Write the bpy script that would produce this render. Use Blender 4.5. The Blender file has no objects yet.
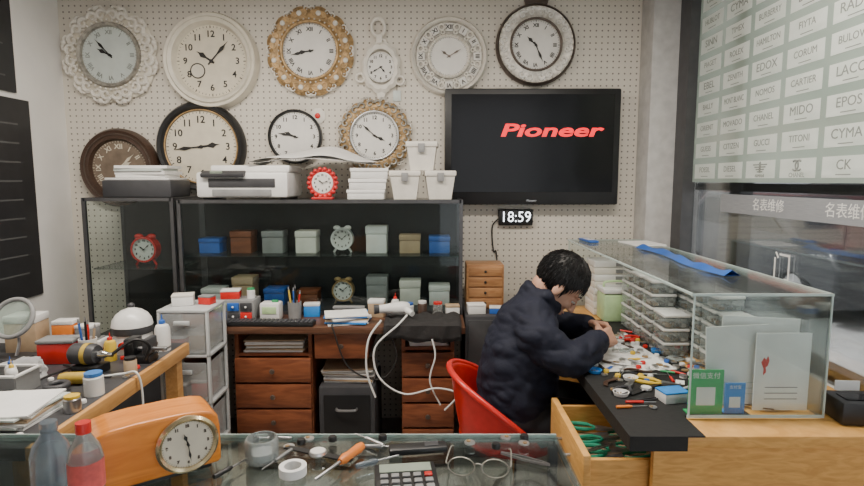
import bpy,bmesh,math,random
from mathutils import Vector as V, Matrix as M, noise
random.seed(7)
C=bpy.context.scene.collection
PI=math.pi;cos=math.cos;sin=math.sin;rad=math.radians
F=560.0;PITCH=rad(6.4);CZ=1.45
def ray(px,py):
    x=(px-432)/F;y=(243-py)/F
    return V((x,cos(PITCH)+y*sin(PITCH),-sin(PITCH)+y*cos(PITCH)))
def PY(px,py,Y):
    r=ray(px,py);return V((0,0,CZ))+r*(Y/r.y)
def PZ(px,py,z):
    r=ray(px,py);return V((0,0,CZ))+r*((z-CZ)/r.z)
def Tr(x,y,z):return M.Translation((x,y,z))
def Rx(a):return M.Rotation(a,4,'X')
def Ry(a):return M.Rotation(a,4,'Y')
def Rz(a):return M.Rotation(a,4,'Z')
def Sc(x,y,z):return M.Diagonal((x,y,z,1))
def basis(ex,ey,ez,loc=(0,0,0)):
    m=M.Identity(4)
    for i,e in enumerate((ex,ey,ez)):
        for k in range(3):m[k][i]=e[k]
    for k in range(3):m[k][3]=loc[k]
    return m
FR=Rx(PI/2)   # local xy plane -> faces -Y
# ---------------- materials
def new_mat(name):
    m=bpy.data.materials.new(name);m.use_nodes=True
    nt=m.node_tree;b=nt.nodes['Principled BSDF'];return m,nt,b
def mat(name,col,rough=.5,metal=0,var=.12,scale=18,bump=0,bscale=None,emit=0,spec=.5,trans=0,alpha=1,coat=0,stretch=None):
    m,nt,b=new_mat(name);N=nt.nodes;L=nt.links
    tc=N.new('ShaderNodeTexCoord');no=N.new('ShaderNodeTexNoise');no.inputs['Scale'].default_value=scale;no.inputs['Detail'].default_value=4
    src=tc.outputs['Object']
    if stretch:
        mp=N.new('ShaderNodeMapping');mp.inputs['Scale'].default_value=stretch;L.new(src,mp.inputs[0]);src=mp.outputs[0]
    L.new(src,no.inputs['Vector'])
    r=N.new('ShaderNodeValToRGB');r.color_ramp.elements[0].position=.3;r.color_ramp.elements[1].position=.7
    r.color_ramp.elements[0].color=[max(0,c*(1-var)) for c in col]+[1];r.color_ramp.elements[1].color=[min(1,c*(1+var)) for c in col]+[1]
    L.new(no.outputs['Fac'],r.inputs[0]);L.new(r.outputs[0],b.inputs['Base Color'])
    b.inputs['Roughness'].default_value=rough;b.inputs['Metallic'].default_value=metal
    b.inputs['Specular IOR Level'].default_value=spec;b.inputs['Alpha'].default_value=alpha;b.inputs['Coat Weight'].default_value=coat
    if trans:b.inputs['Transmission Weight'].default_value=trans
    if emit:
        L.new(r.outputs[0],b.inputs['Emission Color']);b.inputs['Emission Strength'].default_value=emit
    if bump:
        n2=N.new('ShaderNodeTexNoise');n2.inputs['Scale'].default_value=bscale or scale;n2.inputs['Detail'].default_value=5;L.new(src,n2.inputs['Vector'])
        bp=N.new('ShaderNodeBump');bp.inputs['Strength'].default_value=bump;bp.inputs['Distance'].default_value=.01
        L.new(n2.outputs['Fac'],bp.inputs['Height']);L.new(bp.outputs[0],b.inputs['Normal'])
    return m
def wood(name,c1,c2,stretch,rough=.45,scale=6):
    m,nt,b=new_mat(name);N=nt.nodes;L=nt.links
    tc=N.new('ShaderNodeTexCoord');mp=N.new('ShaderNodeMapping');mp.inputs['Scale'].default_value=stretch
    no=N.new('ShaderNodeTexNoise');no.inputs['Scale'].default_value=scale;no.inputs['Detail'].default_value=6;no.inputs['Distortion'].default_value=1.2
    r=N.new('ShaderNodeValToRGB');r.color_ramp.elements[0].color=list(c1)+[1];r.color_ramp.elements[1].color=list(c2)+[1]
    r.color_ramp.elements[0].position=.35;r.color_ramp.elements[1].position=.65
    L.new(tc.outputs['Object'],mp.inputs[0]);L.new(mp.outputs[0],no.inputs['Vector']);L.new(no.outputs['Fac'],r.inputs[0]);L.new(r.outputs[0],b.inputs['Base Color'])
    b.inputs['Roughness'].default_value=rough;return m
def glass(name,tint=(1,1,1),refl=.6,dirt=0.0,dcol=(.8,.85,.83),dscale=5):
    m=bpy.data.materials.new(name);m.use_nodes=True;nt=m.node_tree;N=nt.nodes;L=nt.links;N.clear()
    out=N.new('ShaderNodeOutputMaterial');t=N.new('ShaderNodeBsdfTransparent');t.inputs[0].default_value=list(tint)+[1]
    g=N.new('ShaderNodeBsdfGlossy');g.inputs['Roughness'].default_value=.03
    fr=N.new('ShaderNodeFresnel');fr.inputs[0].default_value=1.45
    mu=N.new('ShaderNodeMath');mu.operation='MULTIPLY';mu.inputs[1].default_value=refl;L.new(fr.outputs[0],mu.inputs[0])
    mx=N.new('ShaderNodeMixShader');L.new(mu.outputs[0],mx.inputs[0]);L.new(t.outputs[0],mx.inputs[1]);L.new(g.outputs[0],mx.inputs[2])
    last=mx
    if dirt:
        d=N.new('ShaderNodeBsdfDiffuse');d.inputs[0].default_value=list(dcol)+[1]
        no=N.new('ShaderNodeTexNoise');no.inputs['Scale'].default_value=dscale;mm=N.new('ShaderNodeMath');mm.operation='MULTIPLY';mm.inputs[1].default_value=dirt*2
        L.new(no.outputs['Fac'],mm.inputs[0]);m2=N.new('ShaderNodeMixShader');L.new(mm.outputs[0],m2.inputs[0]);L.new(mx.outputs[0],m2.inputs[1]);L.new(d.outputs[0],m2.inputs[2]);last=m2
    L.new(last.outputs[0],out.inputs[0]);return m
def film(name,col,tr):
    m=bpy.data.materials.new(name);m.use_nodes=True;nt=m.node_tree;N=nt.nodes;L=nt.links;N.clear()
    out=N.new('ShaderNodeOutputMaterial');t=N.new('ShaderNodeBsdfTransparent')
    d=N.new('ShaderNodeBsdfDiffuse');d.inputs[0].default_value=list(col)+[1];tl=N.new('ShaderNodeBsdfTranslucent');tl.inputs[0].default_value=list(col)+[1]
    no=N.new('ShaderNodeTexNoise');no.inputs['Scale'].default_value=3
    m1=N.new('ShaderNodeMixShader');L.new(no.outputs['Fac'],m1.inputs[0]);L.new(d.outputs[0],m1.inputs[1]);L.new(tl.outputs[0],m1.inputs[2])
    m2=N.new('ShaderNodeMixShader');m2.inputs[0].default_value=tr;L.new(m1.outputs[0],m2.inputs[1]);L.new(t.outputs[0],m2.inputs[2])
    L.new(m2.outputs[0],out.inputs[0]);return m
def pegboard():
    m,nt,b=new_mat('pegboard');N=nt.nodes;L=nt.links
    tc=N.new('ShaderNodeTexCoord');sc=N.new('ShaderNodeVectorMath');sc.operation='SCALE';sc.inputs['Scale'].default_value=1/.034;L.new(tc.outputs['Object'],sc.inputs[0])
    fr=N.new('ShaderNodeVectorMath');fr.operation='FRACTION';L.new(sc.outputs[0],fr.inputs[0])
    su=N.new('ShaderNodeVectorMath');su.operation='SUBTRACT';su.inputs[1].default_value=(.5,.5,.5);L.new(fr.outputs[0],su.inputs[0])
    mu=N.new('ShaderNodeVectorMath');mu.operation='MULTIPLY';mu.inputs[1].default_value=(1,0,1);L.new(su.outputs[0],mu.inputs[0])
    ln=N.new('ShaderNodeVectorMath');ln.operation='LENGTH';L.new(mu.outputs[0],ln.inputs[0])
    lt=N.new('ShaderNodeMath');lt.operation='LESS_THAN';lt.inputs[1].default_value=.14;L.new(ln.outputs['Value'],lt.inputs[0])
    no=N.new('ShaderNodeTexNoise');no.inputs['Scale'].default_value=2.5;L.new(tc.outputs['Object'],no.inputs['Vector'])
    r=N.new('ShaderNodeValToRGB');r.color_ramp.elements[0].color=(.62,.575,.50,1);r.color_ramp.elements[1].color=(.72,.67,.59,1);L.new(no.outputs['Fac'],r.inputs[0])
    mx=N.new('ShaderNodeMix');mx.data_type='RGBA';L.new(lt.outputs[0],mx.inputs[0]);L.new(r.outputs[0],mx.inputs[6]);mx.inputs[7].default_value=(.18,.16,.14,1)
    L.new(mx.outputs[2],b.inputs['Base Color']);b.inputs['Roughness'].default_value=.6;return m
K={}
K['peg']=pegboard()
K['plaster']=mat('white_plaster',(.80,.78,.75),.8,bump=.1,scale=4,var=.05)
K['ceil']=mat('ceiling_paint',(.5,.48,.46),.8,scale=3)
K['floor']=mat('floor_tile',(.26,.24,.22),.5,scale=5)
K['redwood']=wood('reddish_wood',(.15,.042,.017),(.26,.083,.034),(1,1,6))
K['desktop']=wood('dark_desktop',(.08,.035,.02),(.15,.07,.04),(.8,8,8),.35)
K['pine']=wood('pine_wood',(.62,.31,.075),(.78,.43,.13),(2,2,10))
K['oak']=wood('orange_wood',(.52,.25,.075),(.64,.34,.12),(8,1,8))
K['boxwood']=wood('drawer_box_wood',(.32,.15,.06),(.45,.23,.10),(1,8,8))
K['orange']=wood('orange_lacquered_wood',(.66,.20,.025),(.82,.29,.045),(1,6,6),.2)
K['black']=mat('black_plastic',(.012,.012,.013),.4)
K['rubber']=mat('black_rubber_mat',(.012,.012,.012),.7,bump=.1,scale=60)
K['dgrey']=mat('dark_grey_plastic',(.05,.05,.055),.45)
K['grey']=mat('grey_plastic',(.25,.25,.25),.5)
K['lgrey']=mat('light_grey_plastic',(.5,.51,.51),.4,var=.05)
K['white']=mat('white_plastic',(.76,.75,.73),.4,var=.05)
K['paper']=mat('white_paper',(.82,.81,.79),.8,var=.05)
K['cream']=mat('cream_paint',(.68,.63,.53),.4,var=.08)
K['recess']=mat('cream_recess_shade',(.44,.39,.32),.6,var=.2,scale=40)  # darker cream with carving shade put into the colour; unused
K['ivory']=mat('ivory_carved',(.74,.70,.63),.5,var=.08)
K['dial']=mat('white_dial',(.74,.72,.68),.5,var=.04)
K['dialgrn']=mat('pale_green_dial',(.58,.63,.60),.4,var=.05)
K['dialcr']=mat('cream_dial',(.68,.62,.50),.5,var=.06)
K['dialdk']=mat('dark_dial',(.20,.15,.11),.5,var=.25)
K['ink']=mat('black_ink',(.015,.013,.012),.6)
K['inkgrey']=mat('grey_ink',(.26,.28,.26),.6)
K['gold']=mat('antique_gold',(.40,.26,.12),.4,.25,var=.45,scale=40)
K['brass']=mat('brass_rim',(.70,.58,.36),.22,.9)
K['bronze']=mat('dark_bronze',(.10,.075,.06),.4,.3,var=.3)
K['brown']=mat('dark_brown_wood',(.06,.033,.022),.4,var=.3,stretch=(4,1,14))
K['silver']=mat('brushed_silver',(.6,.6,.6),.3,.9)
K['pewter']=mat('aged_pewter',(.34,.32,.28),.4,.4,var=.4,scale=40)
K['silv']=mat('pale_silver_gilt',(.55,.52,.47),.4,.3,var=.3,scale=40)
K['chrome']=mat('chrome',(.75,.75,.75),.12,1)
K['steel']=mat('tool_steel',(.42,.42,.43),.3,.9)
K['glass']=glass('clear_glass',(.97,.99,.98),.7)
K['countglass']=glass('counter_glass',(.90,.95,.94),.55)
K['caseglass']=glass('display_glass',(.95,.985,.975),.8,.015)
K['edge']=mat('glass_edge',(.55,.66,.63),.2,var=.1)
K['plastic']=glass('clear_plastic',(.93,.96,.96),1.0,.2,dscale=900)
K['frost']=glass('frosted_drawer',(.92,.94,.94),.6,.24,(.82,.83,.83),dscale=900)
K['red']=mat('red_plastic',(.62,.025,.02),.25)
K['redbead']=mat('red_beads',(.55,.03,.03),.3)
K['green']=mat('green_plastic',(.04,.32,.12),.4)
K['pgreen']=mat('pale_green_plastic',(.50,.68,.36),.4)
K['tgreen']=mat('tool_green_grip',(.02,.30,.18),.45)
K['blue']=mat('blue_plastic',(.03,.12,.45),.35)
K['sky']=mat('bright_blue_card',(.03,.25,.7),.5)
K['wgreen']=mat('green_card',(.03,.42,.13),.5)
K['yellow']=mat('yellow_plastic',(.75,.5,.05),.4)
K['dyellow']=mat('dull_yellow_plastic',(.50,.34,.05),.5)
K['orangep']=mat('orange_grip',(.8,.22,.03),.4)
K['bluew']=mat('blue_bottle_plastic',(.36,.43,.50),.2,trans=.75)
K['cloth']=mat('grey_cloth',(.36,.36,.36),.9,bump=.5,scale=25)
K['dcloth']=mat('dark_cloth',(.022,.02,.02),.9,bump=.5,scale=30)
K['cord']=mat('white_cord',(.75,.75,.73),.5)
K['screen']=mat('tv_screen',(.004,.004,.005),.15,spec=.25)
K['tvred']=mat('screen_red_light',(.85,.01,.02),.5,emit=1.6)
K['led']=mat('white_led',(.85,.9,1),.5,emit=4)
K['lcd']=mat('lcd_grey',(.28,.33,.27),.3)
K['poster']=mat('black_poster',(.022,.022,.024),.45)
K['postertext']=mat('faint_poster_print',(.09,.09,.09),.6)
K['navy']=mat('navy_padded_fabric',(.011,.013,.026),.75,var=.08,spec=.3,bump=.15,scale=22,bscale=90)
K['trouser']=mat('dark_trousers',(.02,.02,.024),.8)
K['skin']=mat('skin',(.52,.29,.20),.5,var=.06)
K['lip']=mat('lip',(.38,.16,.12),.5)
K['hair']=mat('black_hair',(.008,.007,.007),.5,spec=.35)
K['eye']=mat('eye_white',(.6,.58,.55),.3)
K['pillar']=mat('pillar_paint',(.5,.49,.48),.6)
K['alu']=mat('dark_aluminium',(.09,.09,.095),.4,.5)
K['film']=film('window_film',(.56,.64,.58),.26)
K['cell']=film('window_film_cell',(.94,.97,.94),.08)
K['concrete']=mat('street_concrete',(.55,.54,.53),.8,scale=2)
K['facade']=mat('dark_shopfront',(.13,.125,.125),.6,scale=2)
K['banner']=mat('faded_red_banner',(.42,.07,.06),.7)
K['shutter']=mat('grey_shutter',(.30,.31,.33),.5,stretch=(1,1,30))
K['shutter2']=mat('dark_shutter',(.05,.05,.055),.5,stretch=(1,1,30))
K['carpaint']=mat('dark_car_paint',(.035,.037,.042),.3,coat=.4)
K['carglass']=mat('dark_car_glass',(.02,.022,.025),.1)
K['label']=mat('red_bottle_label',(.6,.1,.09),.5,var=.3,scale=40)
K['frostb']=mat('clear_bottle_plastic',(.8,.8,.78),.12,trans=.85)
K['bluelid']=mat('blue_lid',(.05,.2,.55),.4)
K['tan']=mat('tan_card',(.45,.32,.2),.7)
K['pot']=mat('enamel_white',(.7,.69,.67),.3)
K['lens']=glass('lens_glass',(.75,.85,.80),.9,.12)
# ---------------- mesh builder
class MB:
    def __init__(s):s.bm=bmesh.new();s.ms=[]
    def add(s,vs,fs,m,T=None):
        if m not in s.ms:s.ms.append(m)
        i=s.ms.index(m);b=[s.bm.verts.new((T@V(v)) if T is not None else V(v)) for v in vs]
        for f in fs:
            try:
                q=s.bm.faces.new([b[k] for k in f]);q.material_index=i;q.smooth=True
            except ValueError:pass
        return s
    def frombm(s,t,m,T=None):
        t.verts.index_update();s.add([v.co.copy() for v in t.verts],[[v.index for v in f.verts] for f in t.faces],m,T);t.free();return s
    def box(s,c,d,m,T=None,bev=0,R=None,seg=2):
        t=bmesh.new();bmesh.ops.create_cube(t,size=1);bmesh.ops.scale(t,vec=d,verts=t.verts)
        if bev:bmesh.ops.bevel(t,geom=list(t.edges),offset=bev,segments=seg,affect='EDGES',profile=.5)
        X=Tr(*c)
        if R is not None:X=X@R
        if T is not None:X=T@X
        return s.frombm(t,m,X)
    def bx(s,x0,x1,y0,y1,z0,z1,m,T=None,bev=0):
        return s.box(((x0+x1)/2,(y0+y1)/2,(z0+z1)/2),(abs(x1-x0),abs(y1-y0),abs(z1-z0)),m,T,bev)
    def sph(s,c,r,m,T=None,R=None,u=20,v=12):
        t=bmesh.new();bmesh.ops.create_uvsphere(t,u_segments=u,v_segments=v,radius=1)
        if not hasattr(r,'__len__'):r=(r,r,r)
        X=Tr(*c)
        if R is not None:X=X@R
        X=X@Sc(*r)
        if T is not None:X=T@X
        return s.frombm(t,m,X)
    def lathe(s,prof,m,T=None,seg=32,lob=0,amp=0,r0=0,closed=False):
        vs=[];fs=[];rg=[]
        for r,h in prof:
            if r<1e-6:rg.append([len(vs)]);vs.append((0,0,h))
            else:
                st=len(vs)
                for k in range(seg):
                    a=2*PI*k/seg;rr=r
                    if lob and r>r0:rr=r*(1+amp*(abs(sin(lob*a/2))-.6))
                    vs.append((rr*cos(a),rr*sin(a),h))
                rg.append(list(range(st,st+seg)))
        pr=list(zip(rg,rg[1:]))
        if closed:pr.append((rg[-1],rg[0]))
        for A,B in pr:
            if len(A)==1 and len(B)==1:continue
            for k in range(seg):
                j=(k+1)%seg
                if len(A)==1:fs.append((A[0],B[j],B[k]))
                elif len(B)==1:fs.append((A[k],A[j],B[0]))
                else:fs.append((A[k],A[j],B[j],B[k]))
        return s.add(vs,fs,m,T)
    def torus(s,R,r,m,T=None,seg=40,n=10):
        return s.lathe([(R+r*cos(2*PI*k/n),r*sin(2*PI*k/n)) for k in range(n)],m,T,seg,closed=True)
    def tube(s,pts,r,m,T=None,seg=8,caps=True):
        pts=[V(p) for p in pts];n=len(pts);rs=list(r) if hasattr(r,'__len__') else [r]*n
        rs=(rs+[rs[-1]]*n)[:n]
        vs=[];fs=[];nm=None
        for i,p in enumerate(pts):
            t=(pts[min(i+1,n-1)]-pts[max(i-1,0)])
            if t.length<1e-9:t=V((0,0,1))
            t.normalize()
            if nm is None:
                nm=t.orthogonal().normalized()
            else:
                nm=nm-t*nm.dot(t)
                nm=nm.normalized() if nm.length>1e-6 else t.orthogonal().normalized()
            bn=t.cross(nm)
            for k in range(seg):
                a=2*PI*k/seg;vs.append(p+(nm*cos(a)+bn*sin(a))*rs[i])
        for i in range(n-1):
            for k in range(seg):
                j=(k+1)%seg;fs.append((i*seg+k,i*seg+j,(i+1)*seg+j,(i+1)*seg+k))
        if caps:
            fs.append(tuple(range(seg-1,-1,-1)));fs.append(tuple((n-1)*seg+k for k in range(seg)))
        return s.add(vs,fs,m,T)
    def limb(s,pts,rs,m,T=None,seg=16):
        for i in range(len(pts)-1):s.tube([pts[i],pts[i+1]],[rs[i],rs[i+1]],m,T,seg)
        for p,r in zip(pts,rs):s.sph(p,r,m,T,u=seg,v=10)
        return s
    def cyl(s,p0,p1,r,m,T=None,seg=16):return s.tube([p0,p1],r,m,T,seg)
    def prism(s,poly,h0,h1,m,T=None):
        n=len(poly);vs=[(x,y,h0) for x,y in poly]+[(x,y,h1) for x,y in poly]
        fs=[tuple(range(n-1,-1,-1)),tuple(range(n,2*n))]+[(k,(k+1)%n,n+(k+1)%n,n+k) for k in range(n)]
        return s.add(vs,fs,m,T)
    def text(s,txt,size,m,T=None,ext=.0006,shear=0,off=0,sx=1):
        vs,fs=text_geo(txt,size,ext,shear,off)
        X=Sc(sx,1,1)
        if T is not None:X=T@X
        return s.add(vs,fs,m,X)
    def build(s,name,parent=None,label=None,angle=38,loc=None,rotz=0,recalc=True):
        if recalc:bmesh.ops.recalc_face_normals(s.bm,faces=s.bm.faces)
        me=bpy.data.meshes.new(name);s.bm.to_mesh(me);s.bm.free()
        for m in s.ms:me.materials.append(m)
        me.set_sharp_from_angle(angle=rad(angle))
        o=bpy.data.objects.new(name,me);C.objects.link(o);o.parent=parent
        if loc is not None:o.location=loc
        o.rotation_euler=(0,0,rotz)
        if label:o['label']=label
        return o
_tc={}
def text_geo(txt,size,ext,shear,off):
    k=(txt,size,ext,shear,off)
    if k not in _tc:
        cu=bpy.data.curves.new('t','FONT');cu.body=txt;cu.size=size;cu.extrude=ext;cu.align_x='CENTER';cu.align_y='CENTER';cu.shear=shear;cu.offset=off;cu.resolution_u=3
        o=bpy.data.objects.new('t',cu);C.objects.link(o);bpy.context.view_layer.update()
        dg=bpy.context.evaluated_depsgraph_get();me=bpy.data.meshes.new_from_object(o.evaluated_get(dg))
        _tc[k]=([v.co.copy() for v in me.vertices],[tuple(p.vertices) for p in me.polygons])
        bpy.data.objects.remove(o);bpy.data.curves.remove(cu);bpy.data.meshes.remove(me)
    return _tc[k]
def tag(o,label,cat,group=None):
    o['label']=label;o['category']=cat
    if group:o['group']=group
    return o
def thing(name,label,cat,loc=(0,0,0),rotz=0,group=None):
    o=bpy.data.objects.new(name,None);C.objects.link(o);o.location=loc;o.rotation_euler=(0,0,rotz);o.empty_display_size=.05
    return tag(o,label,cat,group)
def solo(name,mb,label,cat,loc=(0,0,0),rotz=0,group=None):
    return tag(mb.build(name,None,loc=loc,rotz=rotz),label,cat,group)
def struct(name,mb,parent=None):
    o=mb.build(name,parent);o['kind']='structure';return o
def dup(root,loc,rotz=0,label=None):
    r=root.copy();C.objects.link(r);r.location=loc;r.rotation_euler=(0,0,rotz)
    if label:r['label']=label
    for ch in list(root.children):
        c=ch.copy();C.objects.link(c);c.parent=r
        for g in list(ch.children):
            d=g.copy();C.objects.link(d);d.parent=c
    return r
def spline(pts,k=8):
    P=[V(p) for p in pts];P=[P[0]]+P+[P[-1]];out=[]
    for i in range(1,len(P)-2):
        a,b,c,d=P[i-1:i+3]
        for j in range(k):
            t=j/k;out.append(.5*((2*b)+(c-a)*t+(2*a-5*b+4*c-d)*t*t+(3*b-a-3*c+d)*t**3))
    out.append(P[-2]);return out
# ================= ROOM
b=MB();b.bx(-2.25,1.5,-1.2,3.4,-.1,0,K['floor']);struct('floor',b)
b=MB();b.bx(-2.25,1.5,3.3,3.4,0,2.6,K['peg']);struct('wall_back',b)
b=MB();b.bx(-2.25,-2.12,-1.2,3.3,0,2.6,K['plaster']);struct('wall_left',b)
b=MB();b.bx(-2.25,.1,-1.3,-1.2,0,2.6,K['plaster']);struct('wall_front_light_block',b)  # unseen wall behind the camera, added to block sky fill from the rear
b=MB();b.bx(-2.25,1.5,-1.2,3.4,2.52,2.62,K['ceil']);struct('ceiling',b)
b=MB();b.bx(1.38,1.48,-1.2,3.15,0,.74,K['plaster']);struct('wall_right',b)
b=MB();b.bx(1.19,1.48,3.12,3.3,0,2.52,K['pillar'],bev=.004);b.bx(1.335,1.40,3.0,3.12,.74,2.52,K['alu']);struct('trim_1',b)
w=bpy.data.objects.new('window_1',None);C.objects.link(w);w['kind']='structure'
b=MB()
for y in (2.60,1.2,-.3):b.bx(1.40,1.46,y-.045,y+.045,.74,2.52,K['alu'])
b.bx(1.40,1.46,-1.2,3.12,.74,.79,K['alu']);b.bx(1.40,1.46,-1.2,3.12,2.47,2.52,K['alu']);b.bx(1.405,1.455,-1.2,3.0,1.40,1.435,K['alu'])
struct('window_frame',b,w)
b=MB();b.bx(1.392,1.398,-1.2,3.0,.74,2.52,K['glass']);struct('window_glass',b,w)
# ---- window film with brand cells
t=thing('window_film','translucent pale film covered with rows of brand name plates on the shop window','window film',(1.386,2.2,1.44))
b=MB();b.bx(0,.003,-1.3,.80,0,1.06,K['film']);b.build('film',t)
WB=basis((0,-1,0),(0,0,1),(-1,0,0))
rows=[['FOSSIL','DIESEL','@E','@C','CK','DIOR'],
['GUESS','CITIZEN','GUCCI','TITONI','CYMA','CASIO'],
['ORIENT','MOVADO','CHANEL','MIDO','EPOS','OMEGA'],
['BALLY','MONT BLANC','NOMOS','CARTIER','LACO','TISSOT'],
['EBEL','ZENITH','EDOX','CORUM','BULOVA','TUDOR'],
['PIAGET','ROLEX','HAMILTON','FIYTA','RADO','LONGINES'],
['SINN','TIMEX','BURBERRY','BOSS','ARMANI','ROSSINI'],
['HUBLOT','CYMA','TIANBA','SEAGULL','DOXA','ALBA'],
['ORIENT','SEIKO','TISSOT','MIDO','GUCCI','OMEGA'],
['EPOS','CERTINA','ENICAR','SWATCH','CASIO','ORIS']]
bt=MB()
for i,rw in enumerate(rows):
    for j,tx in enumerate(rw):
        y=2.87-.242*j-2.2;z=.055+.105*i
        bc=MB();bc.bx(-.001,-.0002,y-.105,y+.105,z-.037,z+.037,K['cell']);bc.build('name_plate',t)
        T=Tr(-.0015,y,z)@WB
        if tx=='@C':
            for sx in (-1,1):
                bt.tube([(sx*.011+.019*cos(a)*sx,.011+.019*sin(a),0) for a in [rad(50+k*20) for k in range(14)]],.0032,K['inkgrey'],T,6)
            bt.text('CHANEL',.024,K['inkgrey'],T@Tr(0,-.026,0),ext=.0003)
        elif tx=='@E':
            for k in range(4):bt.box((0,.020-k*.010,0),(.10-k*.02,.005,.0006),K['inkgrey'],T)
            bt.prism([(-.007,.028),(.004,.034),(.009,.022),(.006,-.014),(-.006,-.014)],0,.0006,K['inkgrey'],T)
            bt.text('ARMANI',.018,K['inkgrey'],T@Tr(0,-.027,0),ext=.0003)
        else:
            L=len(tx);bt.text(tx,.048 if L<=4 else .037,K['inkgrey'],T@Tr(0,.006,0),ext=.0003,sx=min(1,7.0/L) if L>4 else 1.1)
            bt.box((0,-.026,0),(.07,.003,.0006),K['inkgrey'],T)
bt.build('lettering',t)
t=thing('window_lettering','white characters on a narrow grey strip across the lower clear window glass','window lettering',(1.388,2.2,1.2))
b=MB();b.bx(.0005,.0025,-1.0,.5,.10,.185,K['shutter']);b.build('strip',t)
for s_,y in (('名表维修',-.33),('名表维修',.12)):
    b=MB();b.text(s_,.055,K['paper'],Tr(0,y,.143)@WB,ext=.0004);b.build('word',t)
b=MB();b.text('门',.12,K['paper'],Tr(0,.0,-.10)@WB,ext=.0004);b.build('character',t)
# ================= STREET
b=MB();b.bx(1.5,20,-4,28,-.2,-.1,K['concrete']);struct('ground',b)
t=thing('shop_building','dark shopfront building across the street with red signs and shutters','building',(6.6,9,-.1))
b=MB();b.bx(0,.6,-9,15,0,5,K['facade']);b.build('wall',t)
b=MB();b.bx(-.08,0,-9,15,2.3,2.9,K['banner']);b.build('banner',t)
for k,y in enumerate((-7,-4.4,-1.8,.8,3.4,6,8.6)):
    b=MB();b.bx(-.03,0,y,y+2.1,.0,2.2,K['shutter'] if k%3==0 else K['shutter2']);b.build('shutter',t)
    b=MB();b.bx(-.06,-.031,y+.3,y+1.2,.75,1.15,K['banner']);b.build('red_sign',t)
t=thing('car','dark parked car on the street seen through the lower window','car',(4.9,7.6,-.1),rad(90))
cp=[(-2.0,.22),(-2.05,.6),(-1.9,.82),(-1.35,.9),(-.75,1.36),(.75,1.40),(1.5,.95),(2.0,.88),(2.1,.6),(2.05,.22),(1.65,.2),(1.5,.42),(1.2,.5),(.9,.42),(.75,.2),(-.85,.2),(-1.0,.42),(-1.3,.5),(-1.6,.42),(-1.75,.2)]
b=MB();b.prism(cp,-.82,.82,K['carpaint'],FR);o=b.build('body',t);md=o.modifiers.new('b','BEVEL');md.width=.05;md.segments=2
for s in (-1,1):
    b=MB();b.prism([(-1.15,.93),(-.68,1.28),(.68,1.31),(1.25,.95)],s*.825,s*.835,K['carglass'],FR);b.build('side_window',t)
    for x in (-1.3,1.2):
        b=MB();T=Tr(x,s*.74,.31)@FR;b.torus(.24,.07,K['black'],T,32);b.lathe([(0,-.05),(.18,-.05),(.18,.05),(0,.05)],K['silver'],T,24);b.build('wheel',t)
    b=MB();b.box((2.06,s*.6,.68),(.06,.3,.12),K['paper'],bev=.02);b.build('headlight',t)
# ================= WALL CLOCKS
ROM=['XII','I','II','III','IIII','V','VI','VII','VIII','IX','X','XI']
PXM=1/168.5
def clock_core(t,rd,h,dm,num='arabic',nr=.78,ns=.22,nm=None,hm=None,tm=(10,9),track=True,T=FR,hscale=1,tick=.94):
    nm=nm or K['ink'];hm=hm or K['ink']
    b=MB();b.lathe([(0,h),(rd,h),(rd,h-.004),(0,h-.004)],dm,T,64);b.build('dial',t)
    if num!='none':
        b=MB()
        for k in range(12):
            a=-2*PI*k/12
            if num=='roman':X=Rz(a)@Tr(0,rd*nr,h+.001)
            else:X=Tr(-rd*nr*sin(a),rd*nr*cos(a),h+.001)
            b.text(ROM[k] if num=='roman' else str(k or 12),rd*ns,nm,T@X,off=.0008)
        b.build('numerals',t)
    if track:
        b=MB()
        for k in range(60):
            b.box((0,rd*tick,h+.0008),(rd*.012*(2 if k%5==0 else 1),rd*(.07 if k%5==0 else .045),.0008),nm,T@Rz(2*PI*k/60))
        b.build('minute_track',t)
    mn=-2*PI*tm[1]/60;hr=-2*PI*((tm[0]%12)+tm[1]/60)/12
    for nme,ang,L,w,hh in (('hour_hand',hr,.5,.05,.004),('minute_hand',mn,.74,.035,.006)):
        L*=rd*hscale;w*=rd*hscale
        b=MB();b.prism([(-w*.6,-L*.18),(w*.6,-L*.18),(w*.5,L*.35),(w*1.5,L*.62),(w*.4,L*.8),(0,L),(-w*.4,L*.8),(-w*1.5,L*.62),(-w*.5,L*.35)],h+hh-.001,h+hh,hm,T@Rz(ang));b.build(nme,t)
    b=MB();b.lathe([(0,h+.009),(rd*.05,h+.009),(rd*.05,h+.0005),(0,h+.0005)],hm,T,16);b.build('hand_hub',t)
def wclock(label,px,py):
    p=PY(px,py,3.297);return thing('wall_clock',label,'clock',p,0,None)
def beads(b,n,R,r,h,m,fl=1.0,ph=0):
    for k in range(n):
        a=2*PI*(k+ph)/n;b.sph((R*cos(a),R*sin(a),h),(r,r,r*fl),m,FR,u=10,v=6)
def scrolls(b,n,R,r,h,m,ph=0,tr=.22):
    for k in range(n):
        a=2*PI*(k+ph)/n;b.torus(r,r*tr,m,FR@Tr(R*cos(a),R*sin(a),h),16,6)
def volutes(b,n,R,r,h,m,ph=0,w=.2):
    for k in range(n):
        a=2*PI*(k+ph)/n
        for s in (-1,1):
            T=FR@Rz(a)@Tr(R,0,h)@Sc(1,s,1)
            pts=[((r*(1-.72*q/14))*cos(.45*q-1.3)+r*.1,(r*(1-.72*q/14))*sin(.45*q-1.3)+r*1.05,.002*q/14) for q in range(15)]
            b.tube(pts,[r*w*(1-.5*q/14) for q in range(15)],m,T,6)
            b.sph((r*.9,r*.35,0),(r*.55,r*.2,r*.16),m,T,R=Rz(.5),u=8,v=6)
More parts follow.
